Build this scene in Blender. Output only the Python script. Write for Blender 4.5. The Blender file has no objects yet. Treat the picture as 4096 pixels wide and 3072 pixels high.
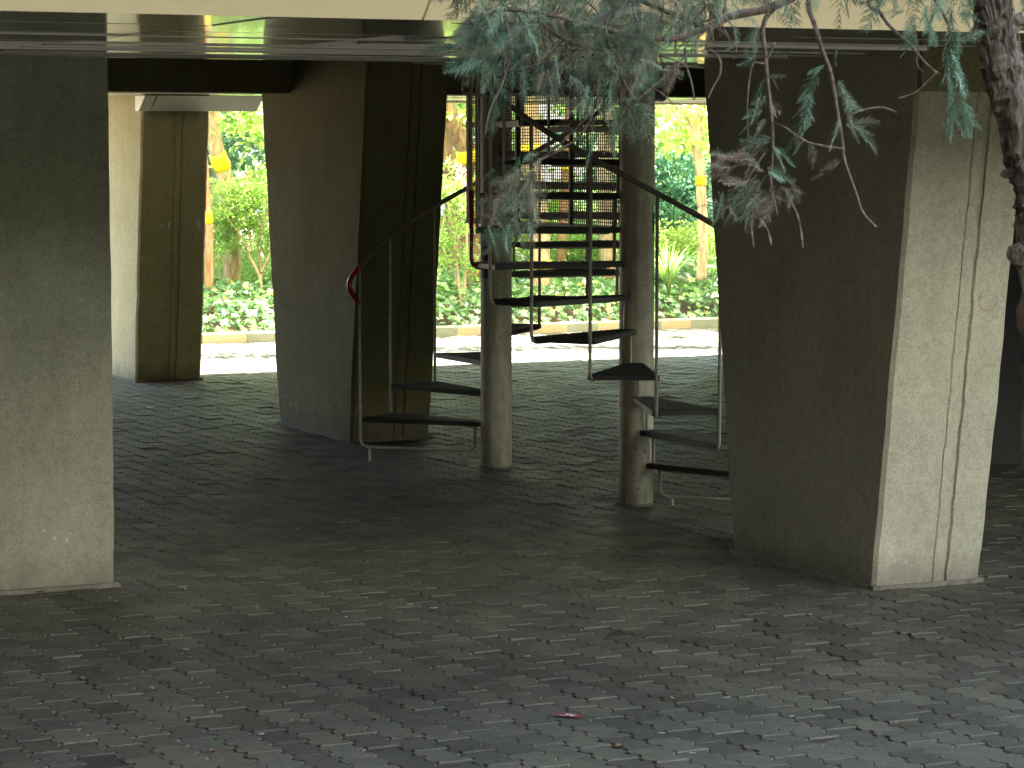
import bpy, math, random
import numpy as np
from mathutils import Vector, Matrix, noise as mnoise
random.seed(7)
rng = np.random.default_rng(11)
R = math.radians
scene = bpy.context.scene
COL = scene.collection

# ------------------------------------------------------------------ frame of reference
CAM_Z, PITCH, FPX = 2.0511, R(5.006), 10800.0      # focal length in pixels of a 4096 px wide frame
A = R(25.3)
E1 = Vector((math.cos(A), math.sin(A), 0))           # along the building front
E2 = Vector((-math.sin(A), math.cos(A), 0))          # away from the camera, under the building

def W(s, t, z=0.0):
    """building coordinates (along, depth, height) to world"""
    return Vector((E1.x*s + E2.x*t, E1.y*s + E2.y*t, z))

def st(p):
    return p.x*E1.x + p.y*E1.y, p.x*E2.x + p.y*E2.y

def ray(u, v):
    a = (u-2048)/FPX; b = (1536-v)/FPX
    return Vector((a, math.cos(PITCH)+b*math.sin(PITCH), -math.sin(PITCH)+b*math.cos(PITCH)))

def at(u, v, Y):
    """measured place in the photograph plus a distance -> world point"""
    d = ray(u, v); k = Y/d.y
    return Vector((d.x*k, d.y*k, CAM_Z+d.z*k))

def at_t(u, v, t):
    d = ray(u, v); k = t/(d.x*E2.x+d.y*E2.y)
    return Vector((d.x*k, d.y*k, CAM_Z+d.z*k))

def gnd(u, v, z=0.0):
    d = ray(u, v); k = (z-CAM_Z)/d.z
    return Vector((d.x*k, d.y*k, z))

# ------------------------------------------------------------------ object helpers
def tag(o, label=None, cat=None, group=None, kind=None):
    if label: o['label'] = label
    if cat: o['category'] = cat
    if group: o['group'] = group
    if kind: o['kind'] = kind
    return o

def empty(name, loc, label, cat, group=None):
    o = bpy.data.objects.new(name, None)
    o.empty_display_size = 0.2
    COL.objects.link(o); o.location = loc
    return tag(o, label, cat, group)

def link(name, me, mat, parent=None, smooth=False):
    o = bpy.data.objects.new(name, me)
    COL.objects.link(o)
    mats = mat if isinstance(mat, (list, tuple)) else [mat]
    for m in mats: me.materials.append(m)
    if parent is not None:
        o.parent = parent
        o.matrix_parent_inverse = Matrix.Translation(-Vector(parent.location)) if parent.type == 'EMPTY' else Matrix.Identity(4)
    if smooth:
        me.polygons.foreach_set('use_smooth', [True]*len(me.polygons))
    return o

class MB:
    def __init__(self):
        self.v = []; self.f = []; self.m = []; self.r = []
    def add(self, vs, fs, mi=0, r=None):
        n = len(self.v); self.v += [tuple(p) for p in vs]
        r = random.random() if r is None else r
        for f in fs:
            self.f.append([i+n for i in f]); self.m.append(mi); self.r.append(r)
    def box(self, c, ax, ay, az, mi=0, r=None):
        """centre and three half-axis vectors"""
        c = Vector(c); ax = Vector(ax); ay = Vector(ay); az = Vector(az)
        vs = [c+i*ax+j*ay+k*az for k in (-1, 1) for j in (-1, 1) for i in (-1, 1)]
        fs = [(0, 2, 3, 1), (4, 5, 7, 6), (0, 1, 5, 4), (2, 6, 7, 3), (0, 4, 6, 2), (1, 3, 7, 5)]
        self.add(vs, fs, mi, r)
    def boxst(self, s0, s1, t0, t1, z0, z1, mi=0, r=None):
        self.box(W((s0+s1)/2, (t0+t1)/2, (z0+z1)/2), E1*(s1-s0)/2, E2*(t1-t0)/2, Vector((0, 0, (z1-z0)/2)), mi, r)
    def tube(self, pts, rad, n=10, mi=0, cap=True, jit=0.0, r=None):
        pts = [Vector(p) for p in pts]
        if not isinstance(rad, (list, tuple)): rad = [rad]*len(pts)
        vs = []; prev = None
        for i, p in enumerate(pts):
            d = (pts[min(i+1, len(pts)-1)]-pts[max(i-1, 0)])
            if d.length < 1e-9: d = Vector((0, 0, 1))
            d.normalize()
            if prev is None:
                up = Vector((0, 0, 1)) if abs(d.z) < .9 else Vector((1, 0, 0))
                x = d.cross(up).normalized()
            else:
                x = (prev - d*prev.dot(d)).normalized()
            prev = x; y = d.cross(x)
            for k in range(n):
                a = 2*math.pi*k/n
                rr = rad[i]*(1+jit*(mnoise.noise(Vector((math.cos(a)*1.5, math.sin(a)*1.5, i*.8)))))
                vs.append(p + (x*math.cos(a)+y*math.sin(a))*rr)
        fs = []
        for i in range(len(pts)-1):
            for k in range(n):
                a = i*n+k; b = i*n+(k+1) % n
                fs.append((a, b, b+n, a+n))
        if cap:
            fs.append(tuple(range(n-1, -1, -1))); fs.append(tuple((len(pts)-1)*n+k for k in range(n)))
        self.add(vs, fs, mi, r)
    def build(self, name, mat, parent=None, smooth=False):
        me = bpy.data.meshes.new(name)
        me.from_pydata(self.v, [], self.f)
        me.polygons.foreach_set('material_index', self.m)
        at_ = me.attributes.new('rnd', 'FLOAT', 'FACE'); at_.data.foreach_set('value', self.r)
        me.update()
        o = link(name, me, mat, parent)
        if smooth:
            me.polygons.foreach_set('use_smooth', [len(p.vertices) == 4 for p in me.polygons])
        return o

def bezier_pts(pts, n=6):
    """Catmull-Rom through points"""
    pts = [Vector(p) for p in pts]; out = []
    for i in range(len(pts)-1):
        p0 = pts[max(i-1, 0)]; p1 = pts[i]; p2 = pts[i+1]; p3 = pts[min(i+2, len(pts)-1)]
        for k in range(n):
            t = k/n
            out.append(.5*((2*p1)+(p2-p0)*t+(2*p0-5*p1+4*p2-p3)*t*t+(3*p1-p0-3*p2+p3)*t**3))
    out.append(pts[-1]); return out

def round_path(pts, rad, n=6):
    """polyline with rounded corners"""
    pts = [Vector(p) for p in pts]; out = [pts[0]]
    for i in range(1, len(pts)-1):
        a, b, c = pts[i-1], pts[i], pts[i+1]
        r_ = min(rad, (a-b).length*.49, (c-b).length*.49)
        p = b+(a-b).normalized()*r_; q = b+(c-b).normalized()*r_
        for k in range(n+1):
            t = k/n; out.append((1-t)**2*p+2*t*(1-t)*b+t*t*q)
    out.append(pts[-1]); return out

def instances(name, templates, pos, rot, scale, rnd, mat, parent=None, extra=None, which=None):
    """many copies of small leaf templates as ONE mesh. rot: (N,3,3), scale: (N,) ; rnd: (N,)"""
    N = len(pos); V = []; L = []; S = []; T = []; Rr = []; X = []
    which = rng.integers(0, len(templates), N) if which is None else which
    base = 0; lb = 0
    for ti, (tv, tf) in enumerate(templates):
        idx = np.nonzero(which == ti)[0]
        if len(idx) == 0: continue
        tv = np.asarray(tv, float)
        v = np.einsum('nij,kj->nki', rot[idx], tv)*scale[idx][:, None, None]+pos[idx][:, None, :]
        K = len(tv); V.append(v.reshape(-1, 3))
        loops = np.concatenate([np.asarray(f) for f in tf]); cnt = np.array([len(f) for f in tf])
        off = (np.arange(len(idx))*K)[:, None]+base
        L.append((loops[None, :]+off).ravel())
        S.append(np.tile(cnt, len(idx)))
        Rr.append(np.repeat(rnd[idx], len(tf)))
        if extra is not None: X.append(np.repeat(extra[idx], len(tf)))
        base += K*len(idx)
    V = np.concatenate(V); L = np.concatenate(L); S = np.concatenate(S); Rr = np.concatenate(Rr)
    me = bpy.data.meshes.new(name)
    me.vertices.add(len(V)); me.vertices.foreach_set('co', V.ravel().astype(np.float32))
    me.loops.add(len(L)); me.loops.foreach_set('vertex_index', L.astype(np.int32))
    me.polygons.add(len(S))
    me.polygons.foreach_set('loop_start', np.concatenate([[0], np.cumsum(S)[:-1]]).astype(np.int32))
    me.update(calc_edges=True)
    a = me.attributes.new('rnd', 'FLOAT', 'FACE'); a.data.foreach_set('value', Rr.astype(np.float32))
    if extra is not None:
        a = me.attributes.new('dry', 'FLOAT', 'FACE'); a.data.foreach_set('value', np.concatenate(X).astype(np.float32))
    me.validate()
    return link(name, me, mat, parent)

def rot_from(zdir, spin):
    """(N,3) normals + spin angle -> rotation matrices whose z axis is the normal"""
    z = zdir/np.linalg.norm(zdir, axis=1, keepdims=True)
    up = np.where(np.abs(z[:, 2:3]) < .95, np.array([[0, 0, 1.]]), np.array([[1., 0, 0]]))
    x = np.cross(up, z); x /= np.linalg.norm(x, axis=1, keepdims=True)
    y = np.cross(z, x)
    c = np.cos(spin)[:, None]; s = np.sin(spin)[:, None]
    x2 = x*c+y*s; y2 = -x*s+y*c
    return np.stack([x2, y2, z], axis=2)

def rot_dir(xdir, roll):
    """x axis along xdir, rolled"""
    x = xdir/np.linalg.norm(xdir, axis=1, keepdims=True)
    up = np.where(np.abs(x[:, 2:3]) < .95, np.array([[0, 0, 1.]]), np.array([[0, 1., 0]]))
    y = np.cross(up, x); y /= np.linalg.norm(y, axis=1, keepdims=True)
    z = np.cross(x, y)
    c = np.cos(roll)[:, None]; s = np.sin(roll)[:, None]
    return np.stack([x, y*c+z*s, -y*s+z*c], axis=2)

# ------------------------------------------------------------------ materials
class Mat:
    def __init__(self, name):
        self.m = bpy.data.materials.new(name); self.m.use_nodes = True
        self.nt = self.m.node_tree; self.nt.nodes.clear()
        self.out = self.n('ShaderNodeOutputMaterial')
    def n(self, t, **k):
        nd = self.nt.nodes.new(t)
        for a, b in k.items():
            if a.startswith('i_'): nd.inputs[a[2:].replace('_', ' ')].default_value = b
            else: setattr(nd, a, b)
        return nd
    def l(self, a, b): self.nt.links.new(a, b)
    def pos(self):
        if not hasattr(self, '_p'): self._p = self.n('ShaderNodeNewGeometry')
        return self._p.outputs['Position']
    def noise(self, scale, detail=4, rough=.6, vec=None, stretch=None):
        nd = self.n('ShaderNodeTexNoise'); nd.inputs['Scale'].default_value = scale
        nd.inputs['Detail'].default_value = detail; nd.inputs['Roughness'].default_value = rough
        v = vec or self.pos()
        if stretch:
            mp = self.n('ShaderNodeMapping'); mp.inputs['Scale'].default_value = stretch
            self.l(v, mp.inputs['Vector']); v = mp.outputs[0]
        self.l(v, nd.inputs['Vector']); return nd.outputs['Fac']
    def ramp(self, fac, stops):
        nd = self.n('ShaderNodeValToRGB'); cr = nd.color_ramp
        while len(cr.elements) < len(stops): cr.elements.new(.5)
        for e, (p, c) in zip(cr.elements, stops):
            e.position = p; e.color = tuple(c)+(1,) if not isinstance(c, (int, float)) else (c, c, c, 1)
        self.l(fac, nd.inputs[0]); return nd.outputs[0]
    def mix(self, fac, a, b, mode='MIX'):
        nd = self.n('ShaderNodeMix', data_type='RGBA', blend_type=mode)
        for sock, val in ((nd.inputs['Factor'], fac), (nd.inputs['A'], a), (nd.inputs['B'], b)):
            pass
        self._set(nd.inputs[0], fac); self._set(nd.inputs[6], a); self._set(nd.inputs[7], b)
        return nd.outputs[2]
    def _set(self, sock, v):
        if isinstance(v, bpy.types.NodeSocket): self.l(v, sock)
        elif isinstance(v, (int, float)): sock.default_value = v if sock.type == 'VALUE' else (v, v, v, 1)
        else: sock.default_value = tuple(v)+(1,) if len(v) == 3 else v
    def math(self, op, a, b=0.0):
        nd = self.n('ShaderNodeMath', operation=op)
        self._set(nd.inputs[0], a); self._set(nd.inputs[1], b); return nd.outputs[0]
    def attr(self, name):
        nd = self.n('ShaderNodeAttribute'); nd.attribute_name = name; return nd.outputs['Fac']
    def bump(self, h, strength=.3, dist=.01, normal=None):
        nd = self.n('ShaderNodeBump'); nd.inputs['Strength'].default_value = strength
        nd.inputs['Distance'].default_value = dist; self.l(h, nd.inputs['Height'])
        if normal: self.l(normal, nd.inputs['Normal'])
        return nd.outputs[0]
    def surf(self, col, rough=.8, metal=0.0, normal=None, spec=.5, coat=0.0, coat_rough=.05):
        p = self.n('ShaderNodeBsdfPrincipled')
        self._set(p.inputs['Base Color'], col); self._set(p.inputs['Roughness'], rough)
        p.inputs['Metallic'].default_value = metal
        p.inputs['Specular IOR Level'].default_value = spec
        p.inputs['Coat Weight'].default_value = coat; p.inputs['Coat Roughness'].default_value = coat_rough
        if normal: self.l(normal, p.inputs['Normal'])
        self.l(p.outputs[0], self.out.inputs[0]); return self.m

def m_concrete(name, c0, c1, streak=.35, seed=0.0, patch=None):
    M = Mat(name)
    mp = M.n('ShaderNodeMapping'); mp.inputs['Location'].default_value = (seed, seed*1.7, seed*.3)
    M.l(M.pos(), mp.inputs[0]); v = mp.outputs[0]
    big = M.noise(1.6, 5, .6, v); fine = M.noise(95, 5, .8, v); mid = M.noise(22, 5, .7, v)
    st_ = M.noise(5, 4, .6, v, (2.2, 2.2, .3))
    col = M.mix(M.ramp(big, [(.3, 0.), (.7, 1.)]), c0, c1)
    col = M.mix(streak, col, M.ramp(st_, [(.35, (.55, .53, .47)), (.62, (1.1, 1.1, 1.1))]), 'MULTIPLY')
    col = M.mix(.55, col, M.ramp(fine, [(.34, (.42, .42, .4)), (.56, (1.1, 1.1, 1.08))]), 'MULTIPLY')
    col = M.mix(.5, col, M.ramp(mid, [(.3, (.7, .69, .66)), (.6, (1.08, 1.08, 1.08))]), 'MULTIPLY')
    # small pits and small pale splashes
    vor = M.n('ShaderNodeTexVoronoi'); vor.inputs['Scale'].default_value = 26; M.l(v, vor.inputs[0])
    gate = M.noise(9, 2, .5, v)
    pit = M.math('MULTIPLY', M.math('LESS_THAN', vor.outputs['Distance'], .085), M.math('GREATER_THAN', gate, .58))
    col = M.mix(pit, col, (.1, .095, .08))
    vor2 = M.n('ShaderNodeTexVoronoi'); vor2.inputs['Scale'].default_value = 14
    mp2 = M.n('ShaderNodeMapping'); mp2.inputs['Location'].default_value = (3.3, 1.1, 8.2); M.l(v, mp2.inputs[0]); M.l(mp2.outputs[0], vor2.inputs[0])
    sx = M.n('ShaderNodeSeparateXYZ'); M.l(M.pos(), sx.inputs[0])
    low = M.ramp(sx.outputs['Z'], [(.0, 1.), (.75, 0.)])
    spl = M.math('MULTIPLY', M.math('LESS_THAN', vor2.outputs['Distance'], .13), M.math('GREATER_THAN', M.noise(4.5, 3, .6, mp2.outputs[0]), .52))
    spl = M.math('MULTIPLY', spl, low)
    col = M.mix(M.math('MULTIPLY', spl, .55), col, (.62, .6, .55))
    # dirt that has splashed up from the paving
    dirt = M.ramp(M.math('ADD', sx.outputs['Z'], M.math('MULTIPLY', M.noise(6, 4, .6, v), .25)), [(.1, .75), (.3, 0.)])
    col = M.mix(dirt, col, (.13, .12, .09))
    h = M.math('ADD', M.math('MULTIPLY', fine, .35), M.math('MULTIPLY', mid, 1.0))
    h = M.math('SUBTRACT', h, M.math('MULTIPLY', pit, .5))
    return M.surf(col, .9, normal=M.bump(h, .55, .006), spec=.25)

C_COL = m_concrete('render_plaster', (.36, .355, .262), (.46, .45, .34), streak=.12)
C_COL4 = m_concrete('render_plaster_lit', (.46, .42, .25), (.56, .52, .33), streak=.12, seed=7.0)  # lit copy of the plaster, yellow bounce light put into its colour
C_COL2 = m_concrete('render_plaster_shaded', (.17, .157, .08), (.22, .205, .11), streak=.15, seed=4.1)  # shaded copy of the plaster, the middle pier's shade put into its colour
C_GREY = m_concrete('render_plaster_grey', (.225, .225, .165), (.34, .34, .245), streak=.15, seed=9.0)
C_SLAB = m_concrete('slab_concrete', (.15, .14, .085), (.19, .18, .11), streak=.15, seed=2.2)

def m_paver(name):
    M = Mat(name)
    r = M.attr('rnd')
    col = M.ramp(r, [(0, (.084, .083, .066)), (.5, (.108, .107, .085)), (1, (.142, .139, .108))])
    col = M.mix(.75, col, M.ramp(M.noise(.55, 4, .65), [(.32, (.62, .63, .64)), (.62, (1.16, 1.14, 1.02))]), 'MULTIPLY')
    col = M.mix(.8, col, M.ramp(M.noise(85, 5, .8), [(.32, (.4, .4, .4)), (.6, (1.3, 1.3, 1.3))]), 'MULTIPLY')
    col = M.mix(.6, col, M.ramp(M.noise(13, 5, .7), [(.3, (.6, .6, .6)), (.62, (1.15, 1.13, 1.1))]), 'MULTIPLY')
    spk = M.n('ShaderNodeTexVoronoi'); spk.inputs['Scale'].default_value = 30; M.l(M.pos(), spk.inputs[0])
    g = M.math('MULTIPLY', M.math('LESS_THAN', spk.outputs['Distance'], .05), M.math('GREATER_THAN', M.noise(2.2, 3, .6), .60))
    col = M.mix(M.math('MULTIPLY', g, .5), col, (.5, .48, .43))
    h = M.math('ADD', M.noise(85, 5, .8), M.math('MULTIPLY', M.noise(40, 4, .6), .8))
    rough = M.ramp(M.noise(3, 4, .6), [(.3, .5), (.7, .8)])
    return M.surf(col, rough, normal=M.bump(h, .5, .004), spec=.25)
C_PAVE = m_paver('paver_concrete')

def m_simple(name, c0, c1=None, scale=8, rough=.6, metal=0., bump=.15, spec=.5, coat=0., stretch=None, dist=.003, crough=.05):
    M = Mat(name)
    c1 = c1 or tuple(x*.8 for x in c0)
    n1 = M.noise(scale, 5, .65, stretch=stretch)
    col = M.mix(M.ramp(n1, [(.3, 0.), (.7, 1.)]), c0, c1)
    return M.surf(col, rough, metal, M.bump(M.noise(scale*6, 4, .6, stretch=stretch), bump, dist) if bump else None, spec, coat, crough)

C_JOINT = m_simple('joint_sand', (.03, .026, .02), (.055, .047, .035), 60, .95)
C_SOIL = m_simple('soil', (.07, .05, .03), (.12, .09, .05), 12, .95, dist=.02, bump=.6)
C_FASCIA = m_simple('cream_enamel', (.86, .76, .46), (.80, .71, .43), 1.5, .42, bump=.03, coat=.2, crough=.15)
C_DUST = m_simple('dusty_mortar', (.2, .185, .145), (.1, .092, .07), 25, .95)
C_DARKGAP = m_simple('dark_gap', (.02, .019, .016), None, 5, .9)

def m_soffit(name):
    M = Mat(name)
    r = M.attr('rnd')
    col = M.mix(r, (.2, .195, .15), (.46, .445, .35))
    d = M.noise(2.0, 5, .65, stretch=None)
    col = M.mix(.6, col, M.ramp(d, [(.35, (.6, .58, .5)), (.6, (1.05, 1.05, 1.05))]), 'MULTIPLY')
    wv = M.noise(.9, 2, .5)
    return M.surf(col, M.ramp(M.noise(1.4, 4, .7), [(.35, .12), (.7, .26)]), 0, M.bump(wv, .12, .006), .6, .6, .05)
C_SOFFIT = m_soffit('glossy_soffit_enamel')
C_SOFFIT_W = m_simple('pale_soffit_enamel', (.78, .76, .68), (.66, .64, .56), 3, .3, bump=.02, coat=.4)
C_FARBOX = m_simple('white_sheet_metal', (.8, .8, .68), (.7, .7, .58), 2, .35, bump=.02, coat=.2)
C_STEEL = m_simple('weathered_pale_paint', (.56, .52, .4), (.38, .35, .26), 30, .55, bump=.2, spec=.4)
C_POST = None
def m_post():
    M = Mat('stained_cream_post_paint')
    v = M.pos()
    st_ = M.noise(7, 5, .65, stretch=(3, 3, .3)); mid = M.noise(14, 5, .7)
    col = M.mix(M.ramp(st_, [(.3, 0.), (.68, 1.)]), (.38, .365, .26), (.62, .6, .46))
    col = M.mix(.65, col, M.ramp(mid, [(.3, (.6, .57, .5)), (.6, (1.1, 1.1, 1.1))]), 'MULTIPLY')
    rust = M.math('GREATER_THAN', M.noise(6.5, 5, .7, stretch=(1.5, 1.5, .6)), .66)
    col = M.mix(M.math('MULTIPLY', rust, .6), col, (.16, .09, .04))
    vor = M.n('ShaderNodeTexVoronoi'); vor.inputs['Scale'].default_value = 22; M.l(v, vor.inputs[0])
    pit = M.math('MULTIPLY', M.math('LESS_THAN', vor.outputs['Distance'], .13), M.math('GREATER_THAN', M.noise(5, 3, .5), .55))
    col = M.mix(pit, col, (.04, .04, .035))
    return M.surf(col, .6, normal=M.bump(mid, .3, .004), spec=.4)
C_POST = m_post()
C_TREAD = m_simple('chequered_black_steel', (.035, .034, .032), (.06, .057, .05), 40, .55, bump=.4, spec=.5)
C_RAIL = m_simple('worn_grey_rail_paint', (.26, .24, .18), (.12, .11, .085), 25, .5, bump=.15)
C_RED = m_simple('glossy_red_plastic', (.5, .012, .012), (.33, .01, .01), 8, .25, bump=.05, coat=.3)
C_MESH = m_simple('dark_wire', (.06, .056, .048), (.04, .038, .03), 30, .6)
C_BLUE = m_simple('faded_blue_paint', (.015, .05, .14), (.01, .03, .08), 30, .6)
C_KORANGE = m_simple('worn_orange_kerb_paint', (.60, .42, .23), (.45, .38, .29), 7, .75, bump=.4)
C_KGREY = m_simple('worn_grey_green_kerb_paint', (.20, .25, .19), (.33, .33, .27), 7, .8, bump=.4)
C_YELLOW = m_simple('yellow_sticky_trap', (.85, .62, .01), (.75, .52, .01), 12, .4, bump=.2)
C_WHITE = m_simple('sunlit_white_render', (.82, .82, .8), (.74, .74, .72), 2, .85)
C_PAPER = m_simple('white_paper', (.7, .7, .68), (.55, .54, .5), 30, .8)
C_REDPAPER = m_simple('faded_red_paper', (.26, .05, .05), (.18, .04, .04), 30, .7)
C_LEAFLIT = m_simple('dry_leaf', (.22, .13, .06), (.13, .08, .04), 30, .8)

def m_bark(name, c0, c1, scale=14, stretch=(1, 1, .22), strength=.9, dist=.02):
    M = Mat(name)
    n1 = M.noise(scale, 6, .7, stretch=stretch); n2 = M.noise(scale*4, 4, .7, stretch=stretch)
    col = M.mix(M.ramp(n1, [(.35, 0.), (.62, 1.)]), c0, c1)
    col = M.mix(.6, col, M.ramp(n2, [(.35, (.5, .48, .45)), (.6, (1.15, 1.15, 1.15))]), 'MULTIPLY')
    h = M.math('ADD', n1, M.math('MULTIPLY', n2, .4))
    return M.surf(col, .9, normal=M.bump(h, strength, dist), spec=.2)
C_BARK = m_bark('cypress_bark', (.055, .048, .038), (.20, .17, .135), 26, (1, 1, .18))
C_TWIG = m_bark('cypress_twig_bark', (.07, .055, .043), (.25, .205, .17), 60, (1, 1, 1), .4, .004)
C_GBARK = m_bark('dark_garden_bark', (.10, .07, .045), (.26, .19, .12), 9)
C_GBARK2 = m_bark('pale_garden_bark', (.30, .23, .15), (.50, .42, .30), 7)
C_GBARK3 = m_bark('reddish_garden_bark', (.26, .13, .08), (.42, .25, .16), 7)

def m_leaf(name, stops, trans=.45, tcol=(1.35, 1.5, .85), gloss=.35, dry=None, rough=.35):
    M = Mat(name)
    col = M.ramp(M.attr('rnd'), stops)
    if dry: col = M.mix(M.attr('dry'), col, dry)
    col = M.mix(.35, col, M.ramp(M.noise(14, 3, .6), [(.3, (.7, .7, .7)), (.7, (1.2, 1.2, 1.2))]), 'MULTIPLY')
    p = M.n('ShaderNodeBsdfPrincipled'); M.l(col, p.inputs['Base Color'])
    p.inputs['Roughness'].default_value = rough; p.inputs['Specular IOR Level'].default_value = gloss
    t = M.n('ShaderNodeBsdfTranslucent')
    M.l(M.mix(1.0, col, tcol, 'MULTIPLY'), t.inputs[0])
    mx = M.n('ShaderNodeMixShader'); mx.inputs[0].default_value = trans
    M.l(p.outputs[0], mx.inputs[1]); M.l(t.outputs[0], mx.inputs[2]); M.l(mx.outputs[0], M.out.inputs[0])
    return M.m
L_IVY = m_leaf('ivy_leaves', [(0, (.05, .13, .06)), (.45, (.12, .25, .11)), (.8, (.28, .45, .2)), (.95, (.5, .56, .32)), (1, (.45, .3, .14))], .35, gloss=1., rough=.28)
L_SHRUB = m_leaf('light_shrub_leaves', [(0, (.11, .22, .06)), (.5, (.22, .37, .12)), (1, (.42, .5, .2))], .5)
L_TREE = m_leaf('broad_tree_leaves', [(0, (.09, .2, .06)), (.5, (.18, .34, .12)), (1, (.42, .5, .2))], .5)
L_DARK = m_leaf('dark_evergreen_leaves', [(0, (.04, .12, .09)), (.6, (.09, .23, .17)), (1, (.2, .38, .26))], .3, (1.1, 1.3, .9))
L_CYP = m_leaf('blue_green_cypress', [(0, (.03, .07, .04)), (.35, (.10, .21, .13)), (.7, (.27, .47, .34)), (1, (.52, .76, .62))], .25, (1.0, 1.2, .8), gloss=.2, dry=(.36, .25, .19), rough=.6)
L_PINK = m_leaf('pink_petals', [(0, (.65, .3, .6)), (1, (.8, .5, .75))], .4, (1.1, 1., 1.))

# ------------------------------------------------------------------ ground
g = MB()
g.add([W(-300, -300, -.03), W(300, -300, -.03), W(300, 400, -.03), W(-300, 400, -.03)], [(0, 1, 2, 3)])
tag(g.build('ground', C_SOIL), 'bare soil ground', None, kind='structure')
g = MB()
g.add([W(-40, -25, -.007), W(60, -25, -.007), W(60, 26.98, -.007), W(-40, 26.98, -.007)], [(0, 1, 2, 3)])
tag(g.build('paving_bed', C_JOINT), 'sandy bed showing in the joints between the paving blocks', None, kind='structure')

# interlocking blocks: zigzag sides, laid in columns that run away from the front
bw, bl = .132, .206
zz = []
def zig(t):
    ph = (t/(bl/2)) % 1.0
    amp = .011
    if ph < .30: return amp
    if ph < .5: return amp*(1-2*(ph-.3)/.2)
    if ph < .8: return -amp
    return -amp*(1-2*(ph-.8)/.2)
V = []; F = []; RN = []
brk = [0, .30, .5, .8, 1.0, 1.30, 1.5, 1.8, 2.0]
gap = .0022
def want(p):
    return 7.6 < p.y < 31.5 and abs(p.x) < .2*p.y+.9
for i in range(-40, 240):
    for j in range(20, 140):
        s0 = i*bw; t0 = j*bl+(i % 2)*bl/2
        if t0+bl > 26.93: continue
        c = W(s0+bw/2, t0+bl/2)
        if not want(c): continue
        fine = c.y < 20
        left = []; right = []
        for b in brk:
            tt = t0+b*bl/2
            te = min(max(tt, t0+gap), t0+bl-gap)
            z_ = zig(tt)
            left.append((s0+z_+gap*1.5, te)); right.append((s0+bw+z_-gap*1.5, te))
        ring = right + left[::-1]
        hz = random.gauss(0, .0016); tx = random.gauss(0, .007); ty = random.gauss(0, .007)
        if random.random() < .06: hz -= .004
        cs, ct = s0+bw/2, t0+bl/2
        def zt(s, t): return hz+tx*(s-cs)+ty*(t-ct)
        ring = [(s+.0022*mnoise.noise(Vector((s*23, t*23, 1))), t+.0015*mnoise.noise(Vector((s*23, t*23, 7)))) for s, t in ring]
        n = len(ring); b0 = len(V)
        for (s, t) in ring:
            p = W(s, t, -.012); V.append(p[:])
        for (s, t) in ring:
            p = W(s, t, zt(s, t)-.0035); V.append(p[:])
        for (s, t) in ring:
            k = .955; p = W(cs+(s-cs)*k, ct+(t-ct)*.975, zt(s, t)); V.append(p[:])
        r_ = random.random()
        for k in range(n):
            k2 = (k+1) % n
            F.append((b0+k, b0+k2, b0+n+k2, b0+n+k)); F.append((b0+n+k, b0+n+k2, b0+2*n+k2, b0+2*n+k)); RN += [r_, r_]
        F.append(tuple(b0+2*n+k for k in range(n))); RN.append(r_)
JV = []; JF = []
for i in range(-40, 240):
    for j in range(20, 140):
        s0 = i*bw; t0 = j*bl+(i % 2)*bl/2
        if t0 > 26.9 or not want(W(s0+bw/2, t0)) or mnoise.noise(Vector((s0*.8, t0*.8, 5)))+random.gauss(0, .3) < -.15: continue
        b0 = len(JV); h = -.0022+random.uniform(-.0012, .0012); h2 = .0014+random.random()*.0016; a = s0+zig(t0)+random.random()*.015; b = s0+bw+zig(t0)-random.random()*.015
        JV += [W(a, t0-h2, h)[:], W(b, t0-h2, h)[:], W(b, t0+h2, h)[:], W(a, t0+h2, h)[:]]; JF.append((b0, b0+1, b0+2, b0+3))
me = bpy.data.meshes.new('joint_sand'); me.from_pydata(JV, [], JF); me.update()
tag(link('joint_sand', me, m_simple('pale_sand', (.22, .21, .185), (.13, .125, .11), 60, .95)), 'pale sand in the joints of the paving', None, kind='structure')
me = bpy.data.meshes.new('paving'); me.from_pydata(V, [], F); 
a_ = me.attributes.new('rnd', 'FLOAT', 'FACE'); a_.data.foreach_set('value', RN); me.update()
tag(link('paving', me, C_PAVE), 'grey interlocking zigzag concrete paving blocks', None, kind='structure')

# kerb along the far side of the lane, painted orange and grey-green by turns
def s_at(u, t):
    d = ray(u, 1330); k = t/(d.x*E2.x+d.y*E2.y)
    return (d.x*E1.x+d.y*E1.y)*k
KT = 27.0
marks = [(400, 0), (640, 1), (810, 0), (987, 1), (1110, 0), (1300, 1), (1500, 0), (1700, 1), (1829, 0), (1990, 1), (2030, 0), (2271, 1), (2391, 0), (2520, 1), (2645, 0), (2765, 1), (2885, 0), (3100, 1), (3300, 0), (3500, 1), (3700, 0), (3900, 1)]
kb = MB()
edges = [(-40, 1)] + [(s_at(u, KT), c) for u, c in marks] + [(60, 1)]
for (sa, c), (sb, _) in zip(edges[:-1], edges[1:]):
    prof = [(KT, -.05), (KT, .085), (KT+.012, .098), (KT+.118, .1), (KT+.13, .088), (KT+.13, -.05)]
    n = len(prof)
    vs = [W(sa+.002, t, z) for t, z in prof]+[W(sb-.002, t, z) for t, z in prof]
    fs = [(k, (k+1) % n, n+(k+1) % n, n+k) for k in range(n)]+[tuple(range(n))[::-1], tuple(range(n, 2*n))]
    kb.add(vs, fs, 0 if c == 0 else 1)
# c==0 in marks means orange starts there
tag(kb.build('kerb', [C_KORANGE, C_KGREY]), 'kerb painted in alternating worn orange and grey-green lengths', None, kind='structure')

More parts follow.
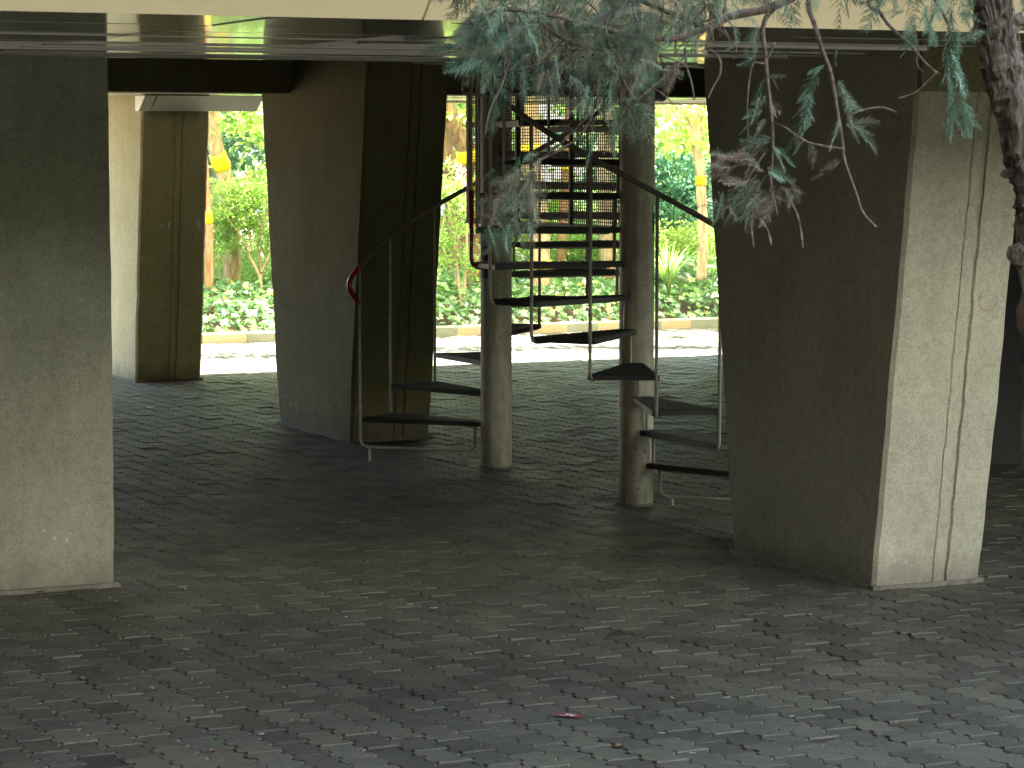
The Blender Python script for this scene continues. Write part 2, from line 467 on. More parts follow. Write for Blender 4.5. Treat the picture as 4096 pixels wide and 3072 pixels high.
def bed_z(t):
    x = (t-KT-.13)
    return .05+.3*(1-math.exp(-max(x, 0)/2.2))
gb = MB(); rows = [KT+.13, KT+.3, KT+.7, KT+1.4, KT+2.4, KT+4, KT+7, KT+14, KT+30, KT+60]
ns_ = 40; vs = []
for t in rows:
    for k in range(ns_+1):
        s = -40+100*k/ns_; vs.append(W(s, t, bed_z(t)+.04*mnoise.noise(Vector((s*.4, t*.4, 0)))))
fs = [(r*(ns_+1)+k, r*(ns_+1)+k+1, (r+1)*(ns_+1)+k+1, (r+1)*(ns_+1)+k) for r in range(len(rows)-1) for k in range(ns_)]
gb.add(vs, fs)
tag(gb.build('garden_terrain', C_SOIL, smooth=True), 'planted soil bank behind the kerb', None, kind='structure')

# ------------------------------------------------------------------ columns
def column(name, s0, s1, t0, t1, top, df, db, mat, label, grooves=(), flank=None, ds=0.0):
    """pier with a constant width along the front whose front and back faces flare by df / db up to z = 2.3"""
    root = empty(name, W((s0+s1)/2, (t0+t1)/2, 0), label, 'column', 'concrete piers under the building')
    prof = []
    b = .018
    prof += [(s0+b, 0, 'f'), ]
    # front face left to right (front = small t), grooves cut in
    f = []
    for (g0, g1, d) in grooves:
        f += [(s0+g0-.004, 0), (s0+g0+.002, d), (s0+g1-.002, d), (s0+g1+.004, 0)]
    pts = [(s0, b, 'fl'), (s0+b, 0, 'f')] + [(x, d, 'f') for x, d in f] + [(s1-b, 0, 'f'), (s1, b, 'f')]
    nside = 8
    for k in range(1, nside): pts.append((s1, k/nside, 'm'))
    pts += [(s1, -b, 'b'), (s1-b, 0, 'b'), (s0+b, 0, 'b'), (s0, -b, 'b')]
    for k in range(nside-1, 0, -1): pts.append((s0, k/nside, 'm'))
    pts[0] = (s0, b, 'f')
    nz = 70 if grooves else 22
    zs = [-.02+ (top+.02)*k/nz for k in range(nz+1)]
    mb = MB(); vs = []
    for z in zs:
        q = z/2.3
        tf = t0-df*q; tb = t1+db*q
        for (x, d, w) in pts:
            if w == 'f': t = tf+d
            elif w == 'b': t = tb+d
            else: t = tf+(tb-tf)*d
            corner = min(abs(x-s0), abs(x-s1)) < .03 and w in 'fb'
            amp = .006 if corner else .0025
            p = W(x, t, z)
            n2 = mnoise.noise(p*4.3+Vector((9, t0, 3)))
            wear = .012*max(0, 1-z/.35) if corner else 0
            cx, ct_ = (s0+s1)/2, (tf+tb)/2
            gr = w == 'f' and abs(x-s0) > .2 and abs(x-s1) > .1
            amp_n = mnoise.noise(p*5.1+Vector((s0, 0, 0)))
            if gr: x += .007*mnoise.noise(Vector((x*60, 0, z*9)))+.004*mnoise.noise(Vector((x*60, 3, z*31)))
            x2 = x+amp*amp_n+(cx-x)/max(abs(cx-x), .01)*wear*.5*(abs(x-cx) > .2)
            t2 = t+amp*n2+(wear*.5 if w == 'f' else (-wear*.5 if w == 'b' else 0))
            vs.append(W(x2, t2, z))
    n = len(pts)
    fs = []
    for r in range(len(zs)-1):
        for k in range(n):
            k2 = (k+1) % n
            fs.append((r*n+k, r*n+k2, (r+1)*n+k2, (r+1)*n+k))
    fs += [tuple((len(zs)-1)*n+k for k in range(n))]
    mb.add(vs, fs)
    mb.build('shaft', mat, root)
    # mortar skirt where the pier meets the paving
    sk = MB(); vs = []
    loop = []
    nn = 14
    for k in range(nn): loop.append((s0+(s1-s0)*k/nn, t0, 0, -1))
    for k in range(nn): loop.append((s1, t0+(t1-t0)*k/nn, 1, 0))
    for k in range(nn): loop.append((s1-(s1-s0)*k/nn, t1, 0, 1))
    for k in range(nn): loop.append((s0, t1-(t1-t0)*k/nn, -1, 0))
    for (x, t, nx, nt_) in loop:
        w = .006+.02*max(0, mnoise.noise(Vector((x*4, t*4, 1.0)))+.3)
        vs += [W(x-nx*.02, t-nt_*.02, .022), W(x+nx*.012, t+nt_*.012, .018), W(x+nx*w*1.3, t+nt_*w*1.3, -.004)]
    m_ = len(loop); fs = []
    for k in range(m_):
        k2 = (k+1) % m_
        for q in (0, 1): fs.append((k*3+q, k*3+q+1, k2*3+q+1, k2*3+q))
    sk.add(vs, fs); sk.build('mortar_skirt', C_DUST, root)
    return root

SOF = 2.479
RC = (6.82, 7.43, 10.51, 11.81)
rc = column('concrete_column', RC[0], RC[1], RC[2], RC[3], 2.62, .317, .317, C_COL, 'beige rendered pier with a vertical crack strip and faint pink chalk mark, nearest on the right',
       grooves=((.325, .330, .007), (.385, .410, .014)))
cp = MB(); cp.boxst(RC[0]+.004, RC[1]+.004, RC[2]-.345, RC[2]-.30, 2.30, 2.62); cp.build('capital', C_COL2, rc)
# pink chalk mark on the front face of that pier
def on_front(u, v, off=.004):
    # front face plane of RC flares with height
    p = None; t = RC[2]
    for _ in range(6):
        p = at_t(u, v, t); t = RC[2]-.317*p.z/2.3-off
    return p
C_PINK = m_simple('pink_chalk', (.62, .26, .24), (.50, .25, .22), 90, .9)
ch = MB()
ch.tube(bezier_pts([on_front(3920, 1180), on_front(3918, 1205), on_front(3925, 1228), on_front(3945, 1241), on_front(3965, 1240), on_front(3982, 1222), on_front(3988, 1200), on_front(3985, 1178)], 4), .0011, 5)
ch.tube([on_front(3998, 1225), on_front(3996, 1245), on_front(3988, 1262)], .0011, 5)
ch.tube([on_front(4008, 1182), on_front(4010, 1186)], .0018, 5)
ch.tube([on_front(3959, 1143), on_front(3961, 1147)], .0018, 5)
ch.build('chalk_mark', C_PINK, rc)
c1 = column('concrete_column', 2.75, 3.677, 12.12, 13.2, 2.70, -.01, .0, C_GREY, 'broad grey-beige rendered pier with white paint spatters at its foot, nearest on the left')
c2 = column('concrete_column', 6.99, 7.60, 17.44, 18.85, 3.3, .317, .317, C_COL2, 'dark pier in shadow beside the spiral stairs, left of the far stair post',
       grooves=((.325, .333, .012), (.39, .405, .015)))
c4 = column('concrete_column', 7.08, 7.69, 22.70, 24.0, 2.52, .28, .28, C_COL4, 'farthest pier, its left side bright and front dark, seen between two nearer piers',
       grooves=((.30, .31, .012), (.36, .375, .015)))
wm_ = MB()
for (u, v, w_, h_) in ((648, 906, .035, .022), (676, 900, .022, .05), (792, 884, .03, .06), (797, 900, .018, .07), (700, 903, .012, .008), (740, 892, .03, .005)):
    p = at_t(u, v, 22.70-.28*1.35/2.3-.006)
    pts_ = []
    for k in range(9):
        a = 2*math.pi*k/9; r_ = .5+.35*random.random()
        pts_.append(p+E1*math.cos(a)*w_*r_+Vector((0, 0, math.sin(a)*h_*r_)))
    wm_.add(pts_+[q-E2*.003 for q in pts_], [tuple(range(9, 18))]+[(k, (k+1) % 9, 9+(k+1) % 9, 9+k) for k in range(9)])
wm_.build('white_marks', C_PAPER, c4)
# ------------------------------------------------------------------ the building above
bld = empty('building', W(8, 16, 0), 'cream panelled building raised on concrete piers over the paved passage', 'building')
S0, S1 = -14.0, 30.0
# sloping fascia panels
jt = st(at_t(1691, 65, 8.18))[0]
js = [jt-2.35*k for k in range(9, 0, -1)]+[jt+2.35*k for k in range(0, 9)]
for a, b in zip(js[:-1], js[1:]):
    p = MB(); e = .004; L = .95
    vs = []
    for s in (a+e, b-e):
        for (t, z) in ((8.18, SOF-.012), (8.18-L*.707, SOF-.012+L*.707), (8.18-L*.707+.03, SOF-.012+L*.707+.02), (8.21, SOF+.012)):
            vs.append(W(s, t, z))
    p.add(vs, [(0, 1, 5, 4), (1, 2, 6, 5), (2, 3, 7, 6), (3, 0, 4, 7), (0, 3, 2, 1), (4, 5, 6, 7)])
    p.build('fascia_panel', C_FASCIA, bld)
# soffit boards: rows of glossy enamelled boards laid along the front
rows = []
t = 8.20; 
widths = [.83, .52, .50, .50, .34, .34, .34, .25, .28]
sof = MB(); wsof = MB()
while widths:
    rows.append((t, t+widths[0])); t += widths.pop(0)
def soffit_row(a, b, z, cuts, mb, dz=0.0):
    for (sa, sb) in cuts:
        if sb-sa < .02: continue
        zj = z+random.uniform(-.005, .005)+dz
        tl = random.uniform(-.005, .005)
        e = .007
        prof = [(a+e, zj+.022), (a+e, zj+.004), (a+e+.006, zj), (b-e-.006, zj+tl), (b-e, zj+.004+tl), (b-e, zj+.022)]
        k = len(prof)
        nseg = max(1, int((sb-sa)/.8))
        vs = []
        for q in range(nseg+1):
            s = sa+.003+(sb-sa-.006)*q/nseg
            wz = .0012*mnoise.noise(Vector((s*.9, a*3, 0)))
            vs += [W(s, tt, zz_+wz) for tt, zz_ in prof]
        fs = []
        for q in range(nseg):
            for m in range(k):
                m2 = (m+1) % k
                fs.append((q*k+m, (q+1)*k+m, (q+1)*k+m2, q*k+m2))
        fs += [tuple(range(k)), tuple(nseg*k+m for m in range(k))[::-1]]
        mb.add(vs, fs)
for ri, (a, b) in enumerate(rows):
    cut = sorted([S0, 3.10+random.uniform(-.01, .01), 5.43+random.uniform(-.01, .01), S1, -2.0, 12.0, 20.0])
    segs = list(zip(cut[:-1], cut[1:]))
    out = []
    for (sa, sb) in segs:
        # holes for the pier and for the missing piece
        pieces = [(sa, sb)]
        holes = []
        if b > RC[2]-.36: holes.append((RC[0]-.03, RC[1]+.03))
        if 9.5 < a < 10.6: holes.append((4.03, 4.27))
        for (h0, h1) in holes:
            np_ = []
            for (x0, x1) in pieces:
                if h1 <= x0 or h0 >= x1: np_.append((x0, x1)); continue
                if h0 > x0: np_.append((x0, h0))
                if h1 < x1: np_.append((h1, x1))
            pieces = np_
        out += pieces
    white = [q for q in out if ri == 2 and abs(q[0]-4.27) < .01]
    soffit_row(a, b, SOF, [q for q in out if q not in white], sof)
    if white: soffit_row(a, b, SOF-.012, white, wsof)
sof.build('soffit', C_SOFFIT, bld, smooth=False)
st_m = MB()
for (a, b) in rows[1:]:
    for (x0, x1) in ((S0, RC[0]-.05), (RC[1]+.05, S1)):
        st_m.boxst(x0, x1, a-.0045, a+.0045, SOF-.0035, SOF+.02)
st_m.build('joint_strip', C_SOFFIT_W, bld)
if wsof.v: wsof.build('soffit_board', C_SOFFIT_W, bld)
tr = MB(); tr.boxst(S0, RC[0]-.05, rows[-1][1]+.002, rows[-1][1]+.03, SOF-.014, SOF+.12); tr.boxst(RC[1]+.05, S1, rows[-1][1]+.002, rows[-1][1]+.03, SOF-.014, SOF+.12)
tr.build('soffit_edge_trim', C_SOFFIT, bld)
# void above the soffit boards and underside of the deep slab
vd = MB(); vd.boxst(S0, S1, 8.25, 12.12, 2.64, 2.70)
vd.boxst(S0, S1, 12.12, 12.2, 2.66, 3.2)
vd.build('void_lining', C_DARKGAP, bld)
sl = MB()
sl.boxst(S0, 5.9, 12.2, 18.30, 3.18, 3.5); sl.boxst(8.7, S1, 12.2, 18.30, 3.18, 3.5)
sl.boxst(5.9, 8.7, 12.2, 12.45, 3.18, 3.5); sl.boxst(5.9, 8.7, 16.9, 18.30, 3.18, 3.5)
sl.build('floor_slab', C_SLAB, bld)
bm = MB()
prof = [(18.55, 2.445), (18.26, 3.25), (19.1, 3.25), (18.95, 2.445)]
for (a, b) in ((S0, 6.985), (7.605, S1)):
    vs = [W(a, t, z) for t, z in prof]+[W(b, t, z) for t, z in prof]
    bm.add(vs, [(0, 1, 5, 4), (1, 2, 6, 5), (2, 3, 7, 6), (3, 0, 4, 7), (0, 3, 2, 1), (4, 5, 6, 7)])
bm.build('beam', C_SLAB, bld)
fs_ = MB()
t = 18.97
while t < 24.2:
    cuts = [(S0, 3.0), (3.0, 7.03), (7.75, 12.4), (12.4, S1)] if t+.45 > 22.35 else [(S0, 5.0), (5.0, 9.5), (9.5, S1)]
    soffit_row(t, min(t+.44, 24.3), 2.505, cuts, fs_); t += .44
fs_.build('far_soffit', C_SOFFIT_W, bld)
ff = MB(); ff.boxst(S0, S1, 24.31, 24.36, 2.485, 3.3); ff.build('far_fascia_panel', C_FASCIA, bld)
# upper storeys
up = MB(); up.boxst(S0, S1, 7.6, 24.3, 3.52, 26.0)
up.build('wall', C_FASCIA, bld)
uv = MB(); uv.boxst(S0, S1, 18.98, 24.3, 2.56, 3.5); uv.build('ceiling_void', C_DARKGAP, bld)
C_GLASS = m_simple('window_glass', (.03, .035, .035), (.02, .02, .02), 3, .06, bump=0, spec=.8)
for fl in range(6):
    for k in range(17):
        s = S0+1.2+k*2.5; z = 4.9+fl*3.4
        w_ = MB(); w_.boxst(s, s+1.5, 7.56, 7.597, z, z+1.6); w_.build('window', C_GLASS, bld)
# core wall right of the stairs, its shadow put into the colour
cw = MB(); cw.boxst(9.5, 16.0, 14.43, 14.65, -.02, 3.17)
cw.boxst(12.9, 13.1, 14.66, 22.4, -.02, 3.17)  # unseen return leg, added to block light from the right
tag(cw.build('core_wall', m_simple('shade_dark_wall', (.03, .032, .028), (.02, .021, .018), 5, .9)), 'concrete wall coloured dark for the shadow behind the right-hand pier', 'wall')
cw = MB(); cw.boxst(2.35, 2.55, 13.25, 22.0, -.02, 3.17); cw.boxst(-6, 2.34, 21.8, 22.0, -.02, 3.17)  # unseen wall added to keep side light out of the passage
tag(cw.build('light_block_wall', C_SLAB), 'unseen concrete wall added behind the left-hand pier to block side light', 'wall')

# white sheet-metal box casing near the farthest pier
def s_on(u, t):
    return s_at(u, t)
bx = empty('duct_casing', W(s_on(820, 22.2), 22.2, 2.37), 'white sheet-metal casing under the ceiling in front of the farthest pier', 'duct casing')
b_ = MB(); za = at_t(820, 444, 22.2).z; zb = at_t(820, 384, 22.2).z
def tiltbox(b_, sa, sb):
    prof = [(22.30, za), (22.12, zb), (22.12, 2.49), (22.4, 2.49), (22.4, za)]
    vs = [W(sa, t, z) for t, z in prof]+[W(sb, t, z) for t, z in prof]
    b_.add(vs, [(k, (k+1) % 5, 5+(k+1) % 5, 5+k) for k in range(5)]+[(4, 3, 2, 1, 0), (5, 6, 7, 8, 9)])
tiltbox(b_, s_on(633, 22.2), s_on(1050, 22.2))
b_.build('long_panel', C_FARBOX, bx)
b_ = MB(); tiltbox(b_, s_on(580, 22.2), s_on(624, 22.2)); b_.build('end_panel', C_FARBOX, bx)

# ------------------------------------------------------------------ spiral staircases
RR, STEP, RISE, PR, RH = .9331, R(21.797), .1926, .1, 1.17
def pol(cx, cy, r, a, z):     # angle runs clockwise seen from above, as the stairs climb
    return Vector((cx+r*math.cos(a), cy-r*math.sin(a), z))

def spiral(cx, cy, th0, z0, label, nt, grips, blue):
    root = empty('spiral_staircase', (cx, cy, 0), label, 'spiral staircase', 'pair of steel spiral stairs')
    p = MB()
    p.tube([Vector((cx, cy, z)) for z in (-.01, .3, 1, 1.8, 2.6, 3.9)], PR, 40); po = p.build('centre_post', C_POST, root, smooth=True)
    p = MB(); p.tube([Vector((cx, cy, -.004)), Vector((cx, cy, .012))], [PR+.014, PR+.004], 28, jit=.3); p.build('base_mortar', C_GREY, root)
    if blue:
        a0, a1, zb0, zb1 = blue
        q = MB(); m_ = 8
        vs = [pol(cx, cy, PR+.002, a0+(a1-a0)*k/m_, z) for z in (zb0, zb1) for k in range(m_+1)]
        q.add(vs, [(k, k+1, m_+2+k, m_+1+k) for k in range(m_)]); q.build('blue_paint_patch', C_BLUE, root)
    for k in range(1, nt+1):
        z = z0+k*RISE
        a0 = th0+(k-1)*STEP; a1 = th0+k*STEP
        t_ = MB()
        over = .025
        def P(r, a, zz_): return pol(cx, cy, r, a, zz_)
        # plate with turned-down edges; straight outer edge as on the real treads
        ia0 = a0-.28; ia1 = a1+.28
        top = [P(PR+.005, ia0, z), P(RR, a0-.02, z), P(RR, a1+.02, z), P(PR+.005, ia1, z)]
        bot = [p_-Vector((0, 0, .028)) for p_ in top]
        cc = sum(top, Vector())/4
        topi = [cc+(p_-cc)*.975+Vector((0, 0, .003)) for p_ in top]
        boti = [cc+(p_-cc)*.96-Vector((0, 0, .02)) for p_ in top]
        vs = top+bot+topi+boti
        fs = [(8, 9, 10, 11)]
        for q in range(4):
            q2 = (q+1) % 4
            fs += [(q, q2, 8+q2, 8+q), (4+q, 4+q2, q2, q), (12+q, 12+q2, 4+q2, 4+q)]
        fs.append((15, 14, 13, 12))
        t_.add(vs, fs)
        # raised bars of the anti-slip pattern
        for q in range(1, 15):
            f = q/15
            pa = top[0].lerp(top[1], f)*1.0; pb_ = top[3].lerp(top[2], f)
            m1 = pa.lerp(pb_, .06)+Vector((0, 0, .004)); m2 = pa.lerp(pb_, .94)+Vector((0, 0, .004))
            d = (m2-m1); L = d.length; d.normalize(); nrm = Vector((-d.y, d.x, 0))
            t_.box((m1+m2)/2, d*L/2, nrm*.004, Vector((0, 0, .0025)))
        t_.build('tread', C_TREAD, root)
    rb = .0095
    for k in range(0, nt+1):
        z = z0+k*RISE; a = th0+k*STEP
        if k == 0:
            pts = [pol(cx, cy, PR+.045, a, z+RISE-.03), pol(cx, cy, PR+.045, a, z), pol(cx, cy, RR+.02, a, z), pol(cx, cy, RR+.02, a, z+RH)]
        else:
            pts = [pol(cx, cy, PR+.03, a, z+RISE-.02), pol(cx, cy, PR+.03, a, z-.03), pol(cx, cy, RR+.02, a, z-.03), pol(cx, cy, RR+.02, a, z+RH)]
        b = MB(); b.tube(round_path(pts, .06, 7), rb, 10)
        if k == 0:
            b.tube([pol(cx, cy, RR-.045, a, z), pol(cx, cy, RR-.045, a, -.005)], .009, 8)
            b.tube([pol(cx, cy, PR+.12, a, z), pol(cx, cy, PR+.12, a, -.005)], .009, 8)
        b.build('baluster', C_STEEL, root, smooth=True)
    pts = []
    n = (nt)*6
    for q in range(n+1):
        k = q/6
        pts.append(pol(cx, cy, RR+.02, th0+k*STEP, z0+k*RISE+RH+.006))
    h = MB(); h.tube(pts, .0155, 12); h.build('handrail', C_RAIL, root, smooth=True)
    for gtype, k in grips:
        a = th0+k*STEP; z = z0+k*RISE
        q = MB()
        if gtype == 'bow':
            top_ = pol(cx, cy, RR+.02, a, z+RH)
            tang = (pol(cx, cy, RR+.02, a-.05, z)-pol(cx, cy, RR+.02, a, z)).normalized()
            out = (pol(cx, cy, RR+.02, a, z)-Vector((cx, cy, z))).normalized()
            dr = (out*.95-tang*0).normalized()
            pth = [top_+dr*(.075*math.sin(math.pi*x))*1.0+Vector((0, 0, -.235*x+.01)) for x in [i/12 for i in range(13)]]
            q.tube(pth, .0165, 12)
            q.build('hand_grip', C_RED, root, smooth=True)
        else:
            pts = [pol(cx, cy, RR-.1, a, z-.03), pol(cx, cy, RR+.02, a, z-.03), pol(cx, cy, RR+.02, a, z+gtype)]
            q.tube(round_path(pts, .06, 7), .0125, 12); q.build('sleeve', C_RED, root, smooth=True)
    return root

XR, YR, TR, ZR = .7152, 15.4769, R(20.71), .052
XL, YL, TL, ZL = -.1017, 17.2964, R(200.356), .0944
spiral(XR, YR, TR, ZR, 'nearer steel spiral stair on the right, dark wedge treads around a pale round post', 15, [(.41, 7)], (R(38), R(20), 1.36, 1.60) if False else (R(14), R(30), 1.57, 1.68))
spiral(XL, YL, TL, ZL, 'farther steel spiral stair on the left with a red hand grip ending its rail', 15, [('bow', 0), (.05, 7)], (R(120), R(165), 1.22, 1.53))

# ------------------------------------------------------------------ wire mesh screen between the two posts
sM = 7.27
tA, tB, zA, zB = 13.80, 16.05, 1.575, 3.15
ms = empty('mesh_screen', W(sM, (tA+tB)/2, zA), 'dark wire mesh screen in an angle-iron frame between the two stair posts', 'mesh screen')
f = MB()
for t in (tA, 14.55, 15.3, 15.86, tB-.02):
    w = .012 if t not in (tA, tB-.02) else .02
    f.boxst(sM-.012, sM+.012, t-w, t+w, zA, zB)
for z in (zA, 2.2, zB):
    f.boxst(sM-.016, sM+.016, tA-.02, tB, z-.014, z+.014)
f.build('frame', C_MESH, ms)
wm = MB(); t = tA; wr = .0024
while t < tB:
    wm.boxst(sM-wr, sM+wr, t-wr, t+wr, zA, zB); t += .026
z = zA
while z < zB:
    wm.boxst(sM-wr+.002, sM+wr+.002, tA, tB, z-wr, z+wr); z += .019
wm.build('wire_mesh', C_MESH, ms)

# ------------------------------------------------------------------ litter on the paving
def flat_bit(name, u, v, w, l, ang, mat, label, cat, group=None, curl=.3):
    p = gnd(u, v, .003); mb = MB()
    ca, sa = math.cos(ang), math.sin(ang); ax = Vector((ca, sa, 0)); ay = Vector((-sa, ca, 0))
    n = 4; vs = []
    for i in range(n+1):
        for j in range(n+1):
            x = (i/n-.5)*l; y = (j/n-.5)*w*(1-.25*abs(i/n-.5)*2*random.random())
            z = .002+curl*l*((i/n-.5)**2)*(.6+.4*random.random())
            vs.append(ax*x+ay*y+Vector((0, 0, z)))
    nb = len(vs)
    vs += [q+Vector((0, 0, .0015)) for q in vs]
    fs = []
    for i in range(n):
        for j in range(n):
            a = i*(n+1)+j; fs.append((a, a+1, a+n+2, a+n+1)); fs.append((nb+a, nb+a+n+1, nb+a+n+2, nb+a+1))
    mb.add(vs, fs)
    o = mb.build(name, mat); o.location = p
    return tag(o, label, cat, group)

tk = flat_bit('red_ticket', 2276, 2865, .055, .105, R(-20), C_REDPAPER, 'small faded red printed ticket lying flat on the paving', 'ticket', curl=.05)
tm = MB()
for (x0, y0, x1, y1) in ((-.018, .012, .004, .012), (-.008, .012, -.008, -.008), (.006, .004, .024, .004), (.006, .004, .006, -.012), (.006, -.012, .022, -.012), (-.03, -.016, -.012, -.016)):
    ca, sa = math.cos(R(-20)), math.sin(R(-20))
    q = lambda x, y: Vector((x*ca-y*sa, x*sa+y*ca, .0052))
    a = q(x0, y0); b = q(x1, y1); d = (b-a); L = d.length/2; d.normalize()
    tm.box((a+b)/2, d*(L+.001), Vector((-d.y, d.x, 0))*.0016, Vector((0, 0, .0008)))
to = tm.build('printed_mark', C_PAPER); to.parent = tk
for (u, v, w, l, a_, k) in [(2905, 2792, .007, .028, .1, 0), (2645, 2935, .006, .024, .2, 0), (2770, 3015, .006, .022, -.2, 0), (1046, 2938, .014, .02, .5, 0), (2110, 2627, .01, .02, .3, 0), (1735, 2434, .02, .035, .4, 0),
                           (730, 2350, .018, .04, .2, 0), (741, 2358, .012, .02, 1., 0), (745, 2600, .012, .025, .1, 0), (1190, 2120, .012, .02, .3, 0), (2740, 1913, .012, .03, .4, 0), (2728, 1873, .012, .02, .1, 0), (2240, 2180, .01, .02, .2, 0),
                           (1640, 2420, .012, .03, .3, 0), (1385, 2468, .01, .018, .3, 0), (3240, 2460, .012, .018, 1.2, 0), (3165, 2868, .01, .018, .3, 0), (1760, 1965, .01, .02, .1, 0), (1800, 1980, .01, .02, .3, 0), (600, 1630, .03, .07, .3, 0)]:
    flat_bit('paper_scrap', u, v, w, l, a_, C_PAPER, 'tiny white scrap of paper on the grey paving', 'paper scrap', 'paper scraps scattered over the paving')
for (u, v) in [(1640, 2950), (2480, 2990), (850, 3010), (2950, 2700), (3390, 2640), (1180, 2890), (1500, 2880), (2700, 2800), (3600, 2900), (220, 2860), (620, 2760), (1900, 2760), (340, 2720), (3760, 2560)]:
    flat_bit('dry_leaf', u, v, .018, .04, random.random()*6, C_LEAFLIT, 'curled brown dry leaf caught in the paving joints', 'dry leaf', 'dry leaves on the paving', .9)
flat_bit('dark_pebble', 147, 2366, .04, .07, .1, C_DARKGAP, 'flat dark stone at the foot of the left pier', 'stone', curl=.2)

# ------------------------------------------------------------------ leaf templates
def leaf_t(l=1., w=.5, fold=.15):
    return ([(0, 0, 0), (l*.35, w*.5, fold*w), (l*.75, w*.38, fold*w), (l, 0, 0), (l*.75, -w*.38, fold*w), (l*.35, -w*.5, fold*w)], [(0, 3, 2, 1), (0, 5, 4, 3)])
def ivy_t():
    v = [(0, 0, 0), (.05, .42, .05), (.35, .30, .03), (.5, .52, .06), (.62, .24, .03), (1, 0, -.05), (.62, -.24, .03), (.5, -.52, .06), (.35, -.30, .03), (.05, -.42, .05)]
    return (v, [(0, 5, 4, 3, 2, 1), (0, 9, 8, 7, 6, 5)])
T_LEAF = [leaf_t(), leaf_t(1, .36, .25), leaf_t(1, .6, .05)]
T_IVY = [ivy_t(), ([(x, y*.8, z*2) for x, y, z in ivy_t()[0]], ivy_t()[1])]
T_LONG = [leaf_t(1, .2, .3), leaf_t(1, .26, .2)]

# ivy ground cover: a mass of leaves over the bank
def ivy_top(s, t):
    x = t-KT-.13
    h = .10+.30*(1-math.exp(-x/.22))+.16*min(x/3.0, 1.2)
    h += .13*mnoise.noise(Vector((s*1.1, t*1.1, 4)))+.07*mnoise.noise(Vector((s*3.1, t*3.1, 9)))
    return h
def scatter_ivy(n, s0, s1, t0, t1, sc0, sc1, lift=0):
    pos = []; nr = []
    for _ in range(n):
        s = random.uniform(s0, s1); t = t0+(t1-t0)*random.random()**1.3
        h = ivy_top(s, t)
        z = h*(1-.5*random.random()**2.2)+lift
        e = .12
        nx = -(ivy_top(s+e, t)-h)/e; ny = -(ivy_top(s, t+e)-h)/e
        p = W(s, t-.04*random.random(), z); nrm = E1*nx*.6+E2*(ny*.8-.1)+Vector((0, 0, 1))
        nrm += Vector((random.gauss(0, .45), random.gauss(0, .45), random.gauss(0, .3)))
        pos.append(p[:]); nr.append(nrm[:])
    pos = np.array(pos); nr = np.array(nr)
    rot = rot_from(nr, rng.uniform(0, 6.28, n)); sc = rng.uniform(sc0, sc1, n)
    rn = np.clip(rng.normal(.5, .23, n), 0, 1)
    return pos, rot, sc, rn
sL = s_at(300, KT+4)-1.0; sR = s_at(3400, KT+1)+1.0
pos, rot, sc, rn = scatter_ivy(15000, sL, sR, KT+.08, KT+5.5, .055, .12)
tag(instances('ivy', T_IVY, pos, rot, sc, rn, L_IVY), 'dense glossy ivy covering the bank behind the kerb', 'ivy', kind='stuff')

# ------------------------------------------------------------------ garden trees and shrubs
def leaf_cloud(name, clusters, dens, size, mat, parent, templates=T_LEAF, flat=.5, drop=0.):
    pos = []; rn = []
    for (c, r, bias) in clusters:
        n = int(dens*(r.x*r.y*r.z)**(2/3)*4*(.16 if 2.9 < c.z < 5 else 1))
        sub = [Vector((random.gauss(0, .5)*r.x, random.gauss(0, .5)*r.y, random.gauss(0, .5)*r.z)) for _ in range(max(3, n//28))]
        for _ in range(n):
            q = random.choice(sub)
            k = .22
            p = c+q+Vector((random.gauss(0, k)*r.x, random.gauss(0, k)*r.y, random.gauss(0, k*.8)*r.z))
            pos.append(p[:]); rn.append(min(1, max(0, random.gauss(.5+bias, .2))))
    n = len(pos); pos = np.array(pos)
    nr = rng.normal(0, .6, (n, 3)); nr[:, 2] += .6
    rot = rot_from(nr, rng.uniform(0, 6.28, n))
    return instances(name, templates, pos, rot, rng.uniform(size*.6, size*1.25, n), np.array(rn), mat, parent)

def limb(mb, pts, r0, r1, n=10, jit=.18, seg=5):
    p = bezier_pts(pts, seg); m = len(p)
    mb.tube(p, [r0+(r1-r0)*i/(m-1) for i in range(m)], n, jit=jit)
    return p

def band(root, path, i, r, h):
    p = path[i]; d = (path[min(i+1, len(path)-1)]-path[i-1]).normalized()
    b = MB(); b.tube([p-d*h/2, p-d*h/6, p+d*h/6, p+d*h/2], [r*1.12, r*1.2, r*1.16, r*1.14], 14, jit=.08); b.build('yellow_band', C_YELLOW, root, smooth=True)

